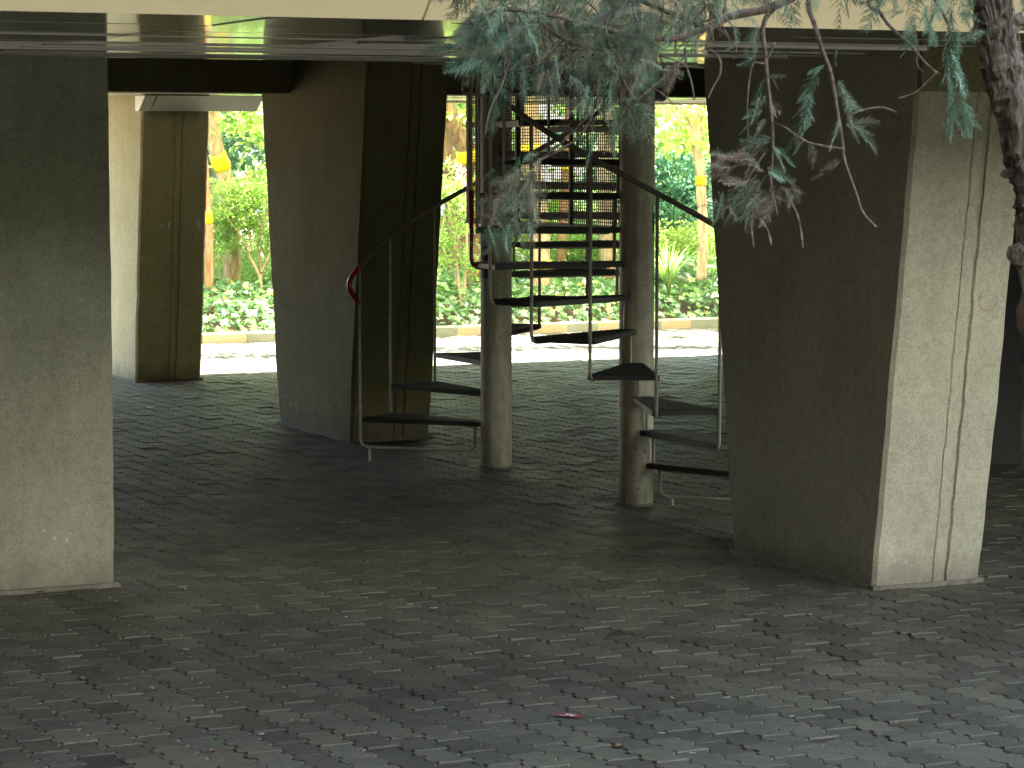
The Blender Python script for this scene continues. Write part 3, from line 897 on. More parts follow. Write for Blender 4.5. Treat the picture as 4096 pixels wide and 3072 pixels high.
def tree(name, label, cat, base_px, Y, trunk_px, r0, r1, bark, bands, crown, leafmat, size=.1, dens=900, group=None, branches=(), templates=T_LEAF, crown_name='crown'):
    pts = [at(u, v, Y+dy) for (u, v, dy) in trunk_px]
    base = pts[0].copy()
    root = empty(name, (base.x, base.y, base.z), label, cat, group)
    mb = MB(); path = limb(mb, pts, r0, r1, 14)
    for br in branches:
        bp = [at(u, v, Y+dy) for (u, v, dy) in br[0]]
        limb(mb, bp, br[1], br[1]*.35, 7, .1)
    mb.build('trunk', bark, root, smooth=True)
    for (fr, h) in bands:
        i = int(fr*(len(path)-1)); r = r0+(r1-r0)*fr
        band(root, path, max(1, i), r, h)
    if crown:
        cl = [(at(u, v, Y+dy), Vector((rx, ry, rz)), bias) for (u, v, dy, rx, ry, rz, bias) in crown]
        leaf_cloud(crown_name, cl, dens, size, leafmat, root, templates)
        tb = path[-1]
        hi = [(Vector((base.x, base.y, 0))+E2*random.uniform(4.5, 8)+E1*random.uniform(-1.8, 1.8)+Vector((0, 0, z_)), Vector((2.2, 1.6, 1.3)), random.uniform(0, .3)) for z_ in (5.2, 6.6, 8.2, 9.6)]  # unseen crowns set back behind the trees to turn the light green
        b2 = MB()
        for (c, r_, _b) in hi: limb(b2, [tb, tb.lerp(c, .5)+Vector((0, 0, .3)), c], r1*.7, .02, 7)
        b2.build('limbs', bark, root, smooth=True)
        leaf_cloud('unseen_crown', hi, 170, .28, leafmat, root, templates)
    return root
GT = 'garden trees behind the passage'
# trees whose trunks show; heights reach above the opening
tree('garden_tree', 'leaning tree at the left opening with a broad yellow band round its trunk', 'tree', None, 31.0,
     [(930, 1240, .3), (925, 950, .1), (905, 720, 0), (865, 600, -.1), (845, 440, -.3), (800, 200, -.6), (780, -200, -.8)], .10, .075, C_GBARK2,
     [(.46, .2)], [(930, 430, 0, .6, .5, .22, .3), (1010, 510, -.2, .35, .4, .3, .2), (1060, 450, .3, .5, .4, .25, .35), (900, 100, 0, 1.2, 1., .6, .2), (780, -300, 0, 1.6, 1.4, .8, 0), (900, -1000, -1.6, 1.6, .35, .5, .3)], L_TREE, .13, 420, GT)
tree('garden_tree', 'thin reddish trunk half hidden behind the farthest pier with a small yellow band', 'tree', None, 30.2,
     [(836, 1260, 0), (836, 1000, 0), (832, 870, 0), (815, 650, 0), (790, 300, 0), (760, -100, 0)], .055, .04, C_GBARK3,
     [(.40, .14)], [(740, -200, 0, 1.0, .8, .5, .1)], L_TREE, .12, 400, GT)
tree('garden_tree', 'thick dark tree bending right with two yellow bands, left of the far stair post', 'tree', None, 31.5,
     [(1905, 1230, .4), (1890, 1000, .3), (1870, 760, .1), (1872, 620, 0), (1825, 520, -.1), (1770, 420, -.2), (1700, 250, -.4), (1640, 0, -.6)], .115, .12, C_GBARK,
     [(.33, .16), (.455, .15)], [(1830, 440, .3, .6, .5, .2, .35), (1780, 330, .5, .8, .6, .3, .3), (1750, -1000, -1.2, 1.6, .35, .5, .3), (1680, -100, 0, 1.8, 1.5, .9, .1)], L_TREE, .13, 420, GT)
tree('garden_tree', 'dark upright trunk just behind the bending tree, beside the middle pier', 'tree', None, 33.5,
     [(1830, 1180, 0), (1815, 900, 0), (1800, 700, 0), (1780, 560, 0), (1768, 300, 0), (1760, 0, 0)], .10, .085, C_GBARK, [],
     [(1800, 60, 0, 1.6, 1.2, .7, .1)], L_TREE, .13, 380, GT)
tree('garden_tree', 'pale trunk with a wide yellow band low down, framed between the two stair posts', 'tree', None, 31.4,
     [(2165, 1180, 0), (2160, 1025, 0), (2150, 850, 0), (2125, 650, 0), (2118, 450, 0), (2110, 200, 0), (2105, -100, 0)], .125, .11, C_GBARK2,
     [(.165, .1), (.56, .2)], [(2105, -200, 0, 1.6, 1.3, .8, .1), (2250, -960, -1.0, 1.7, .3, .5, .3)], L_TREE, .13, 380, GT)
tree('garden_tree', 'slim reddish trunk right of the wide pale one, seen through the treads', 'tree', None, 34.0,
     [(2247, 1120, 0), (2250, 900, 0), (2262, 700, 0), (2275, 500, 0), (2290, 200, 0), (2295, -50, 0)], .06, .05, C_GBARK3,
     [(.46, .14)], [(2290, -100, 0, 1.2, 1.0, .6, .1)], L_TREE, .12, 360, GT)
tree('garden_tree', 'pale trunk glimpsed through the mesh beside the nearer stair post', 'tree', None, 33.0,
     [(2440, 1130, 0), (2425, 900, 0), (2418, 700, 0), (2425, 450, 0), (2430, 100, 0)], .10, .09, C_GBARK2, [],
     [(2430, -100, 0, 1.4, 1.2, .7, .1)], L_TREE, .13, 360, GT)
tree('garden_tree', 'slender pale forked tree with one yellow band, right of the nearer stair post', 'tree', None, 31.5,
     [(2805, 1120, 0), (2812, 950, 0), (2805, 800, 0), (2802, 700, 0), (2785, 560, 0), (2782, 430, 0), (2790, 250, 0), (2800, 0, 0)], .062, .05, C_GBARK2,
     [(.42, .11)], [(2700, 470, .3, .7, .5, .3, .4), (2820, 480, .5, .6, .5, .35, .4), (2690, 560, 1.2, .6, .5, .25, .4), (2780, -50, 0, 1.5, 1.2, .7, .2), (2800, -980, -.9, 1.7, .35, .5, .3)], L_TREE, .13, 420, GT,
     branches=(([(2788, 570, 0), (2765, 500, 0), (2725, 430, -.1), (2690, 340, -.2)], .028), ([(2790, 600, 0), (2808, 520, 0), (2815, 430, .1), (2835, 300, .1)], .03)))

def shrub(name, label, u, vb, Y, stems, clusters, mat, size, dens, bark=C_GBARK2, templates=T_LEAF, group='shrubs in the garden bed', cat='shrub', rs=.014):
    base = at(u, vb, Y); root = empty(name, base, label, cat, group)
    mb = MB()
    for (pts, r) in stems:
        limb(mb, [at(a, b, Y+c) for a, b, c in pts], r, r*.4, 7, .1)
    if stems: mb.build('stems', bark, root, smooth=True)
    leaf_cloud('foliage', [(at(a, b, Y+c), Vector((rx, ry, rz)), bias) for a, b, c, rx, ry, rz, bias in clusters], dens, size, mat, root, templates)
    return root
shrub('leafy_shrub', 'rounded light green shrub with fine branching stems in the left opening', 1045, 1150, 30.6,
      [([(1045, 1180, 0), (1040, 1110, 0), (1000, 1030, 0), (960, 940, -.1), (900, 860, -.1)], .022), ([(1045, 1120, 0), (1035, 1000, .1), (1010, 880, .1), (990, 780, .1)], .016),
       ([(1045, 1090, 0), (1075, 1020, 0), (1080, 900, 0), (1060, 790, 0)], .016), ([(1010, 1010, 0), (985, 900, 0), (940, 820, 0)], .012), ([(1040, 960, 0), (1060, 880, -.1), (1090, 820, -.1)], .01)],
      [(900, 800, 0, .28, .3, .2, .2), (960, 770, 0, .3, .3, .2, .2), (1040, 780, 0, .3, .3, .22, .2), (1090, 830, 0, .25, .3, .25, .1), (880, 880, 0, .25, .3, .2, .1), (940, 900, .1, .3, .3, .2, 0), (1010, 860, 0, .3, .3, .2, .1), (880, 960, .1, .3, .3, .25, -.1), (1090, 960, .1, .2, .3, .2, 0)],
      L_SHRUB, .05, 2300)
shrub('leafy_shrub', 'drooping fine-leaved green shrub low in the left opening', 880, 1180, 31.4,
      [([(900, 1190, 0), (880, 1100, 0), (870, 1000, 0)], .015)],
      [(870, 1050, 0, .4, .4, .35, 0), (950, 1090, .2, .5, .4, .3, 0), (1070, 1080, .3, .5, .4, .3, -.1), (860, 960, .4, .4, .4, .3, -.1)], L_SHRUB, .045, 2600, templates=T_LONG)
shrub('flowering_shrub', 'tall thin-stemmed shrub with pale pink flowers left of the far stair post', 1850, 1220, 30.4,
      [([(1850, 1240, 0), (1835, 1120, 0), (1815, 950, 0), (1790, 800, 0), (1775, 700, 0)], .02), ([(1855, 1230, 0), (1862, 1050, 0), (1868, 900, 0), (1860, 760, 0)], .02),
       ([(1845, 1180, 0), (1825, 1000, .1), (1840, 850, .1), (1845, 720, .1)], .014), ([(1840, 1160, 0), (1800, 1060, 0), (1760, 960, 0)], .013)],
      [(1790, 720, 0, .28, .25, .25, .2), (1850, 780, 0, .25, .25, .25, .2), (1770, 820, 0, .25, .25, .25, .1), (1830, 880, .1, .25, .25, .25, .2), (1780, 960, .1, .25, .3, .25, .1), (1860, 1000, 0, .2, .2, .3, 0), (1760, 1060, 0, .2, .2, .2, .2)],
      L_SHRUB, .045, 1900)
fl = bpy.data.objects['flowering_shrub']
n = 46; pos = []
for (u, v) in ((1842, 690), (1858, 728), (1835, 706)):
    for _ in range(15): pos.append(at(u+random.gauss(0, 7), v+random.gauss(0, 7), 30.1+random.uniform(-.06, .06))[:])
pos = np.array(pos); n = len(pos)
instances('blossom', T_LEAF, pos, rot_from(rng.normal(0, 1, (n, 3))+np.array([0, -1., .4]), rng.uniform(0, 6, n)), rng.uniform(.035, .06, n), rng.uniform(0, 1, n), L_PINK, fl)
shrub('evergreen_shrub', 'dark blue-green bushy evergreen right of the nearer stair post', 2690, 1000, 33.0,
      [([(2690, 1060, 0), (2690, 900, 0), (2680, 750, 0)], .03)],
      [(2660, 700, 0, .5, .5, .3, 0), (2720, 760, 0, .5, .5, .3, .1), (2650, 830, 0, .5, .5, .3, 0), (2730, 860, .1, .5, .5, .3, 0), (2640, 900, 0, .4, .4, .3, -.1), (2700, 640, .2, .4, .4, .2, .2), (2870, 760, .3, .4, .4, .4, .1)],
      L_DARK, .085, 1500, templates=T_LONG+T_LEAF[:1])
shrub('leafy_shrub', 'sunlit yellow-green bush low behind the ivy, right of the nearer stair post', 2700, 1060, 32.0,
      [([(2700, 1100, 0), (2690, 1000, 0)], .012)],
      [(2660, 960, 0, .5, .4, .18, .3), (2760, 970, 0, .5, .4, .2, .3), (2850, 960, .2, .5, .4, .22, .2), (2900, 1010, 0, .4, .4, .2, .2)], L_SHRUB, .05, 2000)
shrub('leafy_shrub', 'olive bush seen between the two stair posts behind the treads', 2380, 1080, 34.2,
      [([(2390, 1110, 0), (2390, 980, 0)], .014), ([(2420, 1110, 0), (2440, 980, 0)], .014), ([(2350, 1110, 0), (2340, 1000, 0)], .012)],
      [(2300, 960, 0, .5, .4, .25, 0), (2400, 940, 0, .5, .4, .3, .1), (2460, 1000, 0, .4, .4, .3, 0), (2340, 1030, .1, .5, .4, .25, 0), (2230, 960, .4, .5, .5, .35, -.1), (2060, 980, .4, .5, .5, .3, .1)], L_SHRUB, .05, 1900)
# strap-leaved plant
def strap(name, label, u, vb, Y, n, L, w, mat, spread=1.0):
    base = at(u, vb, Y); root = base
    mb = MB()
    for _ in range(n):
        a = random.uniform(0, 6.28); lean = random.uniform(.1, .75)*spread; l = L*random.uniform(.7, 1.1)
        d = Vector((math.cos(a), math.sin(a), 0)); side = Vector((-d.y, d.x, 0))
        vs = []; m = 6
        for i in range(m+1):
            x = i/m; r = lean*l*x**1.4; z = l*(x-.45*lean*x*x*x)
            ww = w*(1-x**2.2)*.5+.001
            p = base+d*r+Vector((0, 0, z))
            vs += [p-side*ww, p+Vector((0, 0, -.15*ww)), p+side*ww]
        fs = []
        for i in range(m):
            for q in (0, 1): fs.append((i*3+q, i*3+q+1, (i+1)*3+q+1, (i+1)*3+q))
        mb.add(vs, fs)
    o = mb.build(name, mat)
    me = o.data; me.transform(Matrix.Translation(-base)); o.location = base
    return tag(o, label, 'plant')
strap('strap_leaved_plant', 'clump of long arching green leaves in the ivy right of the nearer stair post', 2675, 1180, 29.6, 60, .62, .035, L_SHRUB, .8)
strap('fan_palm', 'low spiky fan palm among the shrubs in the right opening', 2700, 900, 32.2, 46, .42, .02, L_DARK, 1.5)

# far planting: individual bushes and a pale sunlit wall beyond
k = 0
far = [(620, 38, .8), (760, 41, 1.0), (880, 37, .7), (1090, 39, .9), (1200, 42, 1.0), (1650, 40, .9), (1780, 36.5, .7), (1900, 38, .9), (2050, 41, 1.0), (2180, 37, .7), (2320, 39, .9), (2460, 36.5, .8), (2600, 40, 1.), (2720, 37.5, .7), (2850, 39.5, .9), (2960, 42, 1.), (3080, 38, .9)]
for (u, Y, r) in far:
    base = at(u, 1000, Y); base.z = .3
    mats = [L_TREE, L_SHRUB, L_DARK][k % 3]
    words = ['broad-leaved', 'light green', 'dark evergreen'][k % 3]
    where = 'far left opening' if u < 1300 else ('gap left of the far stair post' if u < 1950 else ('space between the stair posts' if u < 2560 else 'right opening'))
    root = empty('background_bush', base, words+' bush deep in the garden beyond the '+where, 'bush', 'bushes deep in the garden')
    m_ = MB(); 
    for q in range(3):
        limb(m_, [base, base+Vector((random.uniform(-.2, .2), 0, .6)), base+Vector((random.uniform(-.5, .5), random.uniform(-.3, .3), 1.4))], .03, .012, 6)
    m_.build('stems', C_GBARK2, root)
    cl = []
    for q in range(7):
        cl.append((base+Vector((random.uniform(-r, r), random.uniform(-.5, .5), random.uniform(.1, 2.3))), Vector((.5, .5, .38)), random.uniform(-.1, .3)))
    leaf_cloud('foliage', cl, 210, .12, mats, root)
    k += 1
gw = empty('white_building', W(s_at(1500, 62), 62, 0), 'sunlit white building wall glimpsed through the leaves', 'building')
w_ = MB(); w_.boxst(s_at(-800, 62), s_at(4600, 62), 62, 63, 0, 7); w_.build('wall', C_WHITE, gw)
for ua, ub in ((850, 900), (2500, 2540)):
    w_ = MB(); w_.boxst(s_at(ua, 60.8), s_at(ub, 60.8), 61.2, 61.9, 0, 7); w_.build('pilaster', C_SLAB, gw)

# ------------------------------------------------------------------ the cypress in front of the building
TY = 6.5
tpx = [(4230, 3900, .1), (4215, 3000, .08), (4185, 2000, .04), (4172, 1230, 0), (4157, 940, 0), (4143, 783, 0), (4112, 626, 0), (4052, 400, 0), (4010, 274, 0), (3985, 117, 0), (3962, 0, 0), (3930, -200, 0), (3880, -500, 0), (3840, -1000, 0)]
tp = [at(u, v, TY+d) for u, v, d in tpx]; tp[0].z = -.02
cy = empty('cypress_tree', (tp[0].x, tp[0].y, 0), 'slender rough-barked cypress at the right with a blue-green branch hanging across the view', 'tree')
mb = MB(); path = bezier_pts(tp, 8); m_ = len(path)
mb.tube(path, [.056-.012*i/m_+.006*mnoise.noise(Vector((0, 0, i*.35))) for i in range(m_)], 22, jit=.34)
for (u, v, r) in ((4062, 1005, .03), (4035, 680, .014), (3955, 205, .016), (4075, 640, .012), (4040, 80, .02), (3930, 60, .014)):
    p = at(u, v, TY-.01); mb.tube([p+Vector((.03, 0, 0)), p+Vector((.01, 0, -.005)), p+Vector((-.012, 0, -.01)), p+Vector((-.02, 0, -.012))], [r, r*.95, r*.7, r*.2], 9, jit=.5)
# shaggy bark flakes
for _ in range(420):
    i = random.randint(8, m_-8); p = path[i]; d = (path[i+1]-path[i]).normalized()
    a = random.uniform(0, 6.28); x = d.cross(Vector((0, 1, 0))).normalized(); y = d.cross(x)
    o_ = (x*math.cos(a)+y*math.sin(a)); rr = .047
    c = p+o_*rr; L = random.uniform(.012, .035); w = random.uniform(.002, .006); side = d.cross(o_)
    mb.add([c-d*L-side*w, c-d*L+side*w, c+d*L+side*w*.5+o_*.004, c+d*L-side*w*.5+o_*.004, c+o_*.005], [(0, 1, 4), (1, 2, 4), (2, 3, 4), (3, 0, 4)])
mb.build('trunk', C_BARK, cy, smooth=False)

twigs = []     # (points, radius start, radius end)
def tw(pts, r0, r1, Y=6.2, wob=.0):
    """pts in photo pixels with optional depth offsets"""
    q = [at(p[0], p[1], Y+(p[2] if len(p) > 2 else 0)) for p in pts]
    twigs.append((bezier_pts(q, 5), r0, r1)); return twigs[-1][0]
br_main = tw([(3900, -420, .2), (3500, -160, .1), (3154, -5, 0), (3066, 38, 0), (2921, 66, 0), (2826, 112, -.05), (2700, 150, -.1), (2560, 150, -.1), (2400, 110, -.15), (2200, 60, -.2), (2000, 40, -.2), (1880, 90, -.25)], .012, .003)
br_b = tw([(2826, 112, 0), (2650, 40, .1), (2450, -40, .2), (2200, -60, .2), (1950, -40, .2)], .007, .003)
br_c = tw([(3650, -250, .1), (3480, -10, 0), (3520, 50, 0), (3560, 105, 0), (3640, 180, 0), (3700, 250, 0), (3760, 300, 0)], .0055, .002)
br_d = tw([(3300, -130, 0), (3236, 0, 0), (3255, 90, 0), (3290, 200, 0), (3325, 300, 0), (3345, 420, 0), (3368, 560, 0), (3378, 640, 0), (3420, 760, 0), (3452, 850, 0), (3505, 908, 0)], .0065, .0022)
br_e = tw([(3120, 10, 0), (3055, 90, 0), (3060, 200, 0), (3072, 330, 0), (3088, 480, 0), (3090, 620, 0), (3084, 740, 0), (3110, 860, 0)], .006, .002)
br_f = tw([(3378, 596, 0), (3320, 588, -.02), (3240, 572, -.02), (3190, 545, -.02), (3140, 510, -.03), (3090, 490, 0)], .0028, .0018)
tw([(2740, 190, 0), (2745, 260, 0), (2765, 330, 0), (2778, 400, 0)], .003, .002)
tw([(2840, 200, 0), (2880, 240, 0), (2878, 300, 0), (2850, 350, 0), (2832, 395, 0)], .003, .002)
tw([(2420, 120, -.1), (2440, 200, -.1), (2470, 280, -.1), (2520, 370, -.1), (2550, 410, -.1)], .006, .003)
tw([(2550, 400, -.1), (2620, 340, -.1), (2700, 270, -.05), (2760, 200, 0)], .003, .002)
tw([(2440, 270, 0), (2400, 330, 0), (2390, 400, 0), (2350, 500, 0), (2300, 560, 0), (2200, 620, 0), (2120, 660, 0)], .0032, .002)
tw([(2150, 80, -.1), (2200, 120, -.1), (2280, 170, -.1), (2380, 195, -.1), (2460, 200, -.1)], .005, .003)
tw([(2250, 200, 0), (2230, 300, 0), (2210, 400, 0)], .003, .0015)
tw([(2420, 260, -.05), (2330, 270, -.05), (2260, 240, -.05)], .0026, .0015)
tw([(1900, 60, -.2), (1880, 140, -.2), (1820, 200, -.2), (1760, 215, -.2)], .004, .0015)
tw([(2020, 60, -.2), (2040, 200, -.2), (2010, 330, -.2), (1960, 440, -.2), (1940, 540, -.2)], .004, .0015)
hangs = tw([(2360, 450, .05), (2260, 560, .05), (2160, 640, .05), (2090, 740, .05), (2040, 850, .05), (2010, 940, .05)], .0028, .0012)
tw([(3060, 610, 0), (3000, 700, 0), (2960, 790, 0)], .0025, .0015)
tw([(3020, 640, 0), (2920, 640, 0), (2860, 620, 0)], .0022, .0012)
tw([(3010, 820, 0), (3004, 900, 0), (3014, 990, 0)], .0032, .0028)
tw([(3040, 880, 0), (3070, 920, 0), (3085, 980, 0)], .0025, .0022)
tw([(3160, 800, 0), (3195, 880, 0), (3211, 990, 0)], .0028, .0024)
tw([(3090, 780, 0), (3110, 860, 0)], .003, .0024)
tw([(3380, 470, .02), (3450, 440, .02), (3530, 430, .02), (3585, 450, .02)], .0024, .0018)
tw([(3590, 395, .02), (3660, 370, .02), (3715, 320, .02), (3750, 285, .02)], .002, .0014)
tw([(3655, 100, 0), (3670, 200, 0), (3665, 250, 0), (3690, 290, 0)], .002, .0014)
tw([(3700, -60, 0), (3770, 50, 0), (3800, 130, 0), (3770, 220, 0), (3790, 330, 0), (3820, 440, 0)], .0045, .0015)
tw([(3100, 170, 0), (3060, 250, 0), (3010, 260, 0), (2990, 400, 0), (2992, 560, 0)], .0028, .0012)
tw([(2560, 130, -.1), (2540, 60, -.1), (2530, -40, 0)], .006, .004)
for _ in range(100):
    u = random.uniform(1950, 2900); v = random.uniform(-40, 330)*(1 if u < 2650 else .4); a = R(random.gauss(95, 45)); l = random.uniform(80, 200)
    tw([(u, v, -.1), (u+math.cos(a)*l*.5+random.gauss(0, 14), v+math.sin(a)*l*.5, -.1+random.gauss(0, .04)), (u+math.cos(a)*l, v+math.sin(a)*l, -.1)], .0022, .001)
bk = MB()
for (p, a, b) in twigs[:5]:
    m_ = len(p); bk.tube(p, [a+(b-a)*i/(m_-1) for i in range(m_)], 9, jit=.35)
bk.build('branch', C_TWIG, cy, smooth=True)
bk = MB()
for (p, a, b) in twigs[5:]:
    m_ = len(p); bk.tube(p, [a+(b-a)*i/(m_-1) for i in range(m_)], 7, jit=.4)
bk.build('twigs', C_TWIG, cy, smooth=True)

# a cypress spray: a drooping axis with flat scale-leaf branchlets on both sides
def spray_t(seed, n=26, side=.2, sub=5, w=.0105):
    r_ = random.Random(seed); vs = []; fs = []
    def blade(p, q, w0, w1):
        p = Vector(p); q = Vector(q); d = (q-p)
        if d.length < 1e-6: return
        d.normalize(); s = d.cross(Vector((0, 0, 1)))
        if s.length < .1: s = Vector((0, 1, 0))
        s.normalize(); u_ = Vector((0, 0, 1))*.5
        b = len(vs)
        for (c, ww) in ((p, w0), (q, w1)):
            vs.extend([tuple(c+s*ww), tuple(c-s*ww*.5+u_*ww*1.5), tuple(c-s*ww*.5-u_*ww*1.5)])
        fs.extend([(b, b+1, b+4, b+3), (b+1, b+2, b+5, b+4), (b+2, b, b+3, b+5)])
    def ax(x): return Vector((x, .05*math.sin(x*3+seed), -.10*x*x+.02*math.sin(x*7)))
    m = 8
    for i in range(m): blade(ax(i/m), ax((i+1)/m), w*.7*(1-i/m*.6), w*.7*(1-(i+1)/m*.6))
    for i in range(n):
        x = .05+.93*i/n
        env = side*(.35+1.1*math.sin(math.pi*min(1, x*.85+.12))**.8)*(1-.5*x)
        for sg in (-1, 1):
            if r_.random() < .08: continue
            L = env*r_.uniform(.6, 1.2); an = R(r_.uniform(35, 60))
            p = ax(x); d = Vector((math.cos(an), sg*math.sin(an), r_.uniform(-.3, .25)))
            mid = p+d*L*.55; q = p+d*L+Vector((L*.15, 0, -L*.12))
            blade(p, mid, w*.8, w*.75); blade(mid, q, w*.75, w*.3)
            for k in range(sub):
                f = .2+.7*k/sub; pp = p.lerp(q, f); a2 = an*sg+(1 if k % 2 else -1)*R(r_.uniform(25, 50))
                l2 = L*.32*r_.uniform(.6, 1.2)*(1-f*.4)
                blade(pp, pp+Vector((math.cos(a2)*l2, math.sin(a2)*l2, r_.uniform(-.2, .2)*l2)), w*.7, w*.3)
    return (vs, fs)
SPR = [spray_t(i, 12+i % 3*3, .19+.03*(i % 3), i % 3) for i in range(9)]
P_, D_, S_, RN_, DRY_ = [], [], [], [], []
def spr(u, v, du, dv, Y=6.15, L=None, dry=0., jit=1., n=1, dy=.0):
    """spray from a place toward a direction given in photo pixels"""
    for _ in range(n):
        yy = Y+random.uniform(-.12, .12)
        p = at(u+random.gauss(0, 6)*jit, v+random.gauss(0, 6)*jit, yy)
        q = at(u+du+random.gauss(0, 18)*jit, v+dv+random.gauss(0, 18)*jit, yy+random.uniform(-.06, .06)+dy)
        d = q-p; P_.append(p[:]); D_.append(d.normalized()[:]); S_.append((L or d.length)*random.uniform(.9, 1.1))
        RN_.append(min(1, max(0, random.gauss(.5, .27)))); DRY_.append(min(1, max(0, random.gauss(dry, .15 if dry else .05))))
def mass(u0, v0, u1, v1, n, dirs, l0, l1, dry=.1, Y=6.15, depth=.25):
    for _ in range(n):
        u = random.uniform(u0, u1); v = random.uniform(v0, v1)
        a = random.gauss(dirs[0], dirs[1]); l = random.uniform(l0, l1)
        spr(u, v, math.cos(R(a))*l, math.sin(R(a))*l, Y+random.uniform(-depth, depth), None, max(0, random.gauss(dry, .2)), .5)
# angles: 90 = straight down in the picture, 180 = left
mass(1900, -120, 2560, 60, 140, (110, 45), 80, 190, .25)
mass(1900, 20, 2150, 240, 120, (115, 35), 80, 190, .1)
mass(2150, 20, 2620, 300, 140, (100, 45), 70, 160, .35)
mass(2560, -60, 2760, 110, 60, (110, 40), 70, 160, .35)
mass(2750, -80, 3080, 40, 30, (100, 40), 80, 170, .25)
mass(2300, 220, 2600, 420, 50, (95, 35), 60, 140, .35)
mass(2150, 250, 2350, 420, 24, (95, 35), 60, 130, .3)
# left tips
spr(1900, 120, -110, 80, n=3); spr(1850, 200, -150, 5, n=3); spr(1880, 230, -120, 60, n=3); spr(1900, 160, -60, 130, n=3); spr(1880, 60, -20, 120, n=4)
spr(1990, 230, -110, 60, n=3); spr(2060, 200, -20, 180, n=4); spr(2080, 260, 20, 170, n=4); spr(2010, 300, -20, 150, n=3); spr(1985, 400, -30, 160, n=3); spr(1960, 330, 10, 120, n=2)
spr(2130, 150, 20, 200, n=3); spr(2160, 250, 0, 150, n=3, dry=.3); spr(2320, 260, 20, 170, n=3, dry=.2); spr(2440, 300, 20, 190, n=4, dry=.3); spr(2500, 380, 20, 180, n=4, dry=.15); spr(2540, 400, 40, 170, n=4, dry=.1)
spr(2460, 450, 10, 150, n=3, dry=.3); spr(2560, 440, 60, 140, n=3, dry=.8); spr(2440, 520, 20, 130, n=3, dry=.3); spr(2380, 540, -20, 120, n=2, dry=.2)
# long hanging clump in the middle
mass(2060, 600, 2180, 720, 26, (110, 30), 60, 120, .35, 6.2, .08)
mass(1990, 680, 2160, 840, 48, (105, 35), 60, 130, .5, 6.2, .08)
mass(1960, 780, 2130, 930, 40, (110, 35), 60, 120, .35, 6.2, .08)
mass(1960, 880, 2060, 940, 12, (125, 25), 60, 110, .05, 6.2, .06)
spr(1990, 680, -60, 40, n=3, dry=.05); spr(1960, 900, -10, 60, n=3)
# brownish clump hanging low on the right twigs
mass(2880, 600, 3080, 700, 22, (165, 30), 60, 120, .8, 6.15, .06)
mass(2900, 700, 3100, 830, 44, (130, 35), 60, 120, .5, 6.15, .06)
mass(2860, 760, 3020, 860, 26, (110, 25), 50, 110, .35, 6.15, .06)
mass(3080, 720, 3190, 790, 10, (80, 40), 40, 80, .7, 6.15, .05)
mass(2350, 60, 2620, 260, 80, (95, 50), 60, 140, .4)
# right hanging twigs
for (u, v, du, dv, dr, nn) in ((3290, 260, -60, 60, .2, 2), (3270, 300, -70, 130, .05, 3), (3250, 380, -60, 130, .05, 3), (3225, 450, -50, 110, .05, 3), (3340, 270, 20, -50, .0, 2), (3350, 320, 60, 90, .3, 3), (3370, 380, 70, 100, .3, 3),
                              (3385, 500, 90, 30, .35, 3), (3440, 520, 80, 80, .25, 3), (3380, 460, 50, 90, .3, 2), (3350, 480, -10, 100, .4, 2), (3240, 580, 10, 100, .8, 3), (3210, 560, -30, 60, .3, 2), (3360, 650, -50, 40, .8, 2), (3300, 690, -60, 10, .9, 1),
                              (3030, 110, -30, 120, .2, 3), (3020, 230, -30, 60, .1, 2), (3070, 300, 50, 20, .2, 2), (3070, 300, -60, 100, .15, 2), (3060, 380, -90, 110, .1, 3), (3050, 440, -80, 80, .2, 2), (3080, 400, 20, 80, .4, 2), (3060, 480, -40, 60, .6, 3), (3100, 230, 60, 0, .1, 2),
                              (3080, 560, -120, 40, .3, 3), (3090, 580, 60, 80, .2, 3), (3070, 680, 80, 30, .1, 3), (3150, 760, 20, 60, .8, 2), (3090, 740, 20, 50, .6, 2),
                              (2560, 330, -60, 40, .9, 2), (2720, 240, -50, 110, .8, 4), (2700, 270, -20, 110, .8, 3), (2960, 150, -20, 90, .9, 3)):
    spr(u, v, du, dv, n=nn, dry=dr)
# bright green hanging foliage by the trunk
for (u, v, du, dv) in ((3760, -60, 10, 140), (3800, 30, 10, 150), (3820, 120, 10, 150), (3800, 200, 30, 140), (3830, 280, 30, 130), (3800, 330, 20, 140), (3840, 400, 30, 130), (3810, 420, 0, 140), (3780, 480, 10, 90), (3860, 420, 40, 110), (3850, 140, 70, 10), (3840, 50, 60, 40),
                      (3620, 40, -70, 20), (3660, 60, -50, 90), (3700, 20, 10, 110), (3720, 100, 10, 90), (3660, 150, -70, 40), (3640, 0, -20, -40), (3750, 0, -20, 80), (3790, 300, -20, 60), (3900, -40, -40, 90), (4085, -20, 10, 90)):
    spr(u, v, du, dv, n=4, dry=.08)
mass(3500, -300, 4000, -60, 60, (90, 50), 120, 240, .15)
mass(1700, -420, 3400, -120, 200, (95, 40), 140, 280, .15, depth=.45)
P_ = np.array(P_); D_ = np.array(D_); n = len(P_)
rot = rot_dir(D_, rng.uniform(-1.2, 1.2, n)+np.pi/2)
instances('foliage', SPR, P_, rot, np.array(S_), np.array(RN_), L_CYP, cy, extra=np.array(DRY_))
print('sprays', n)

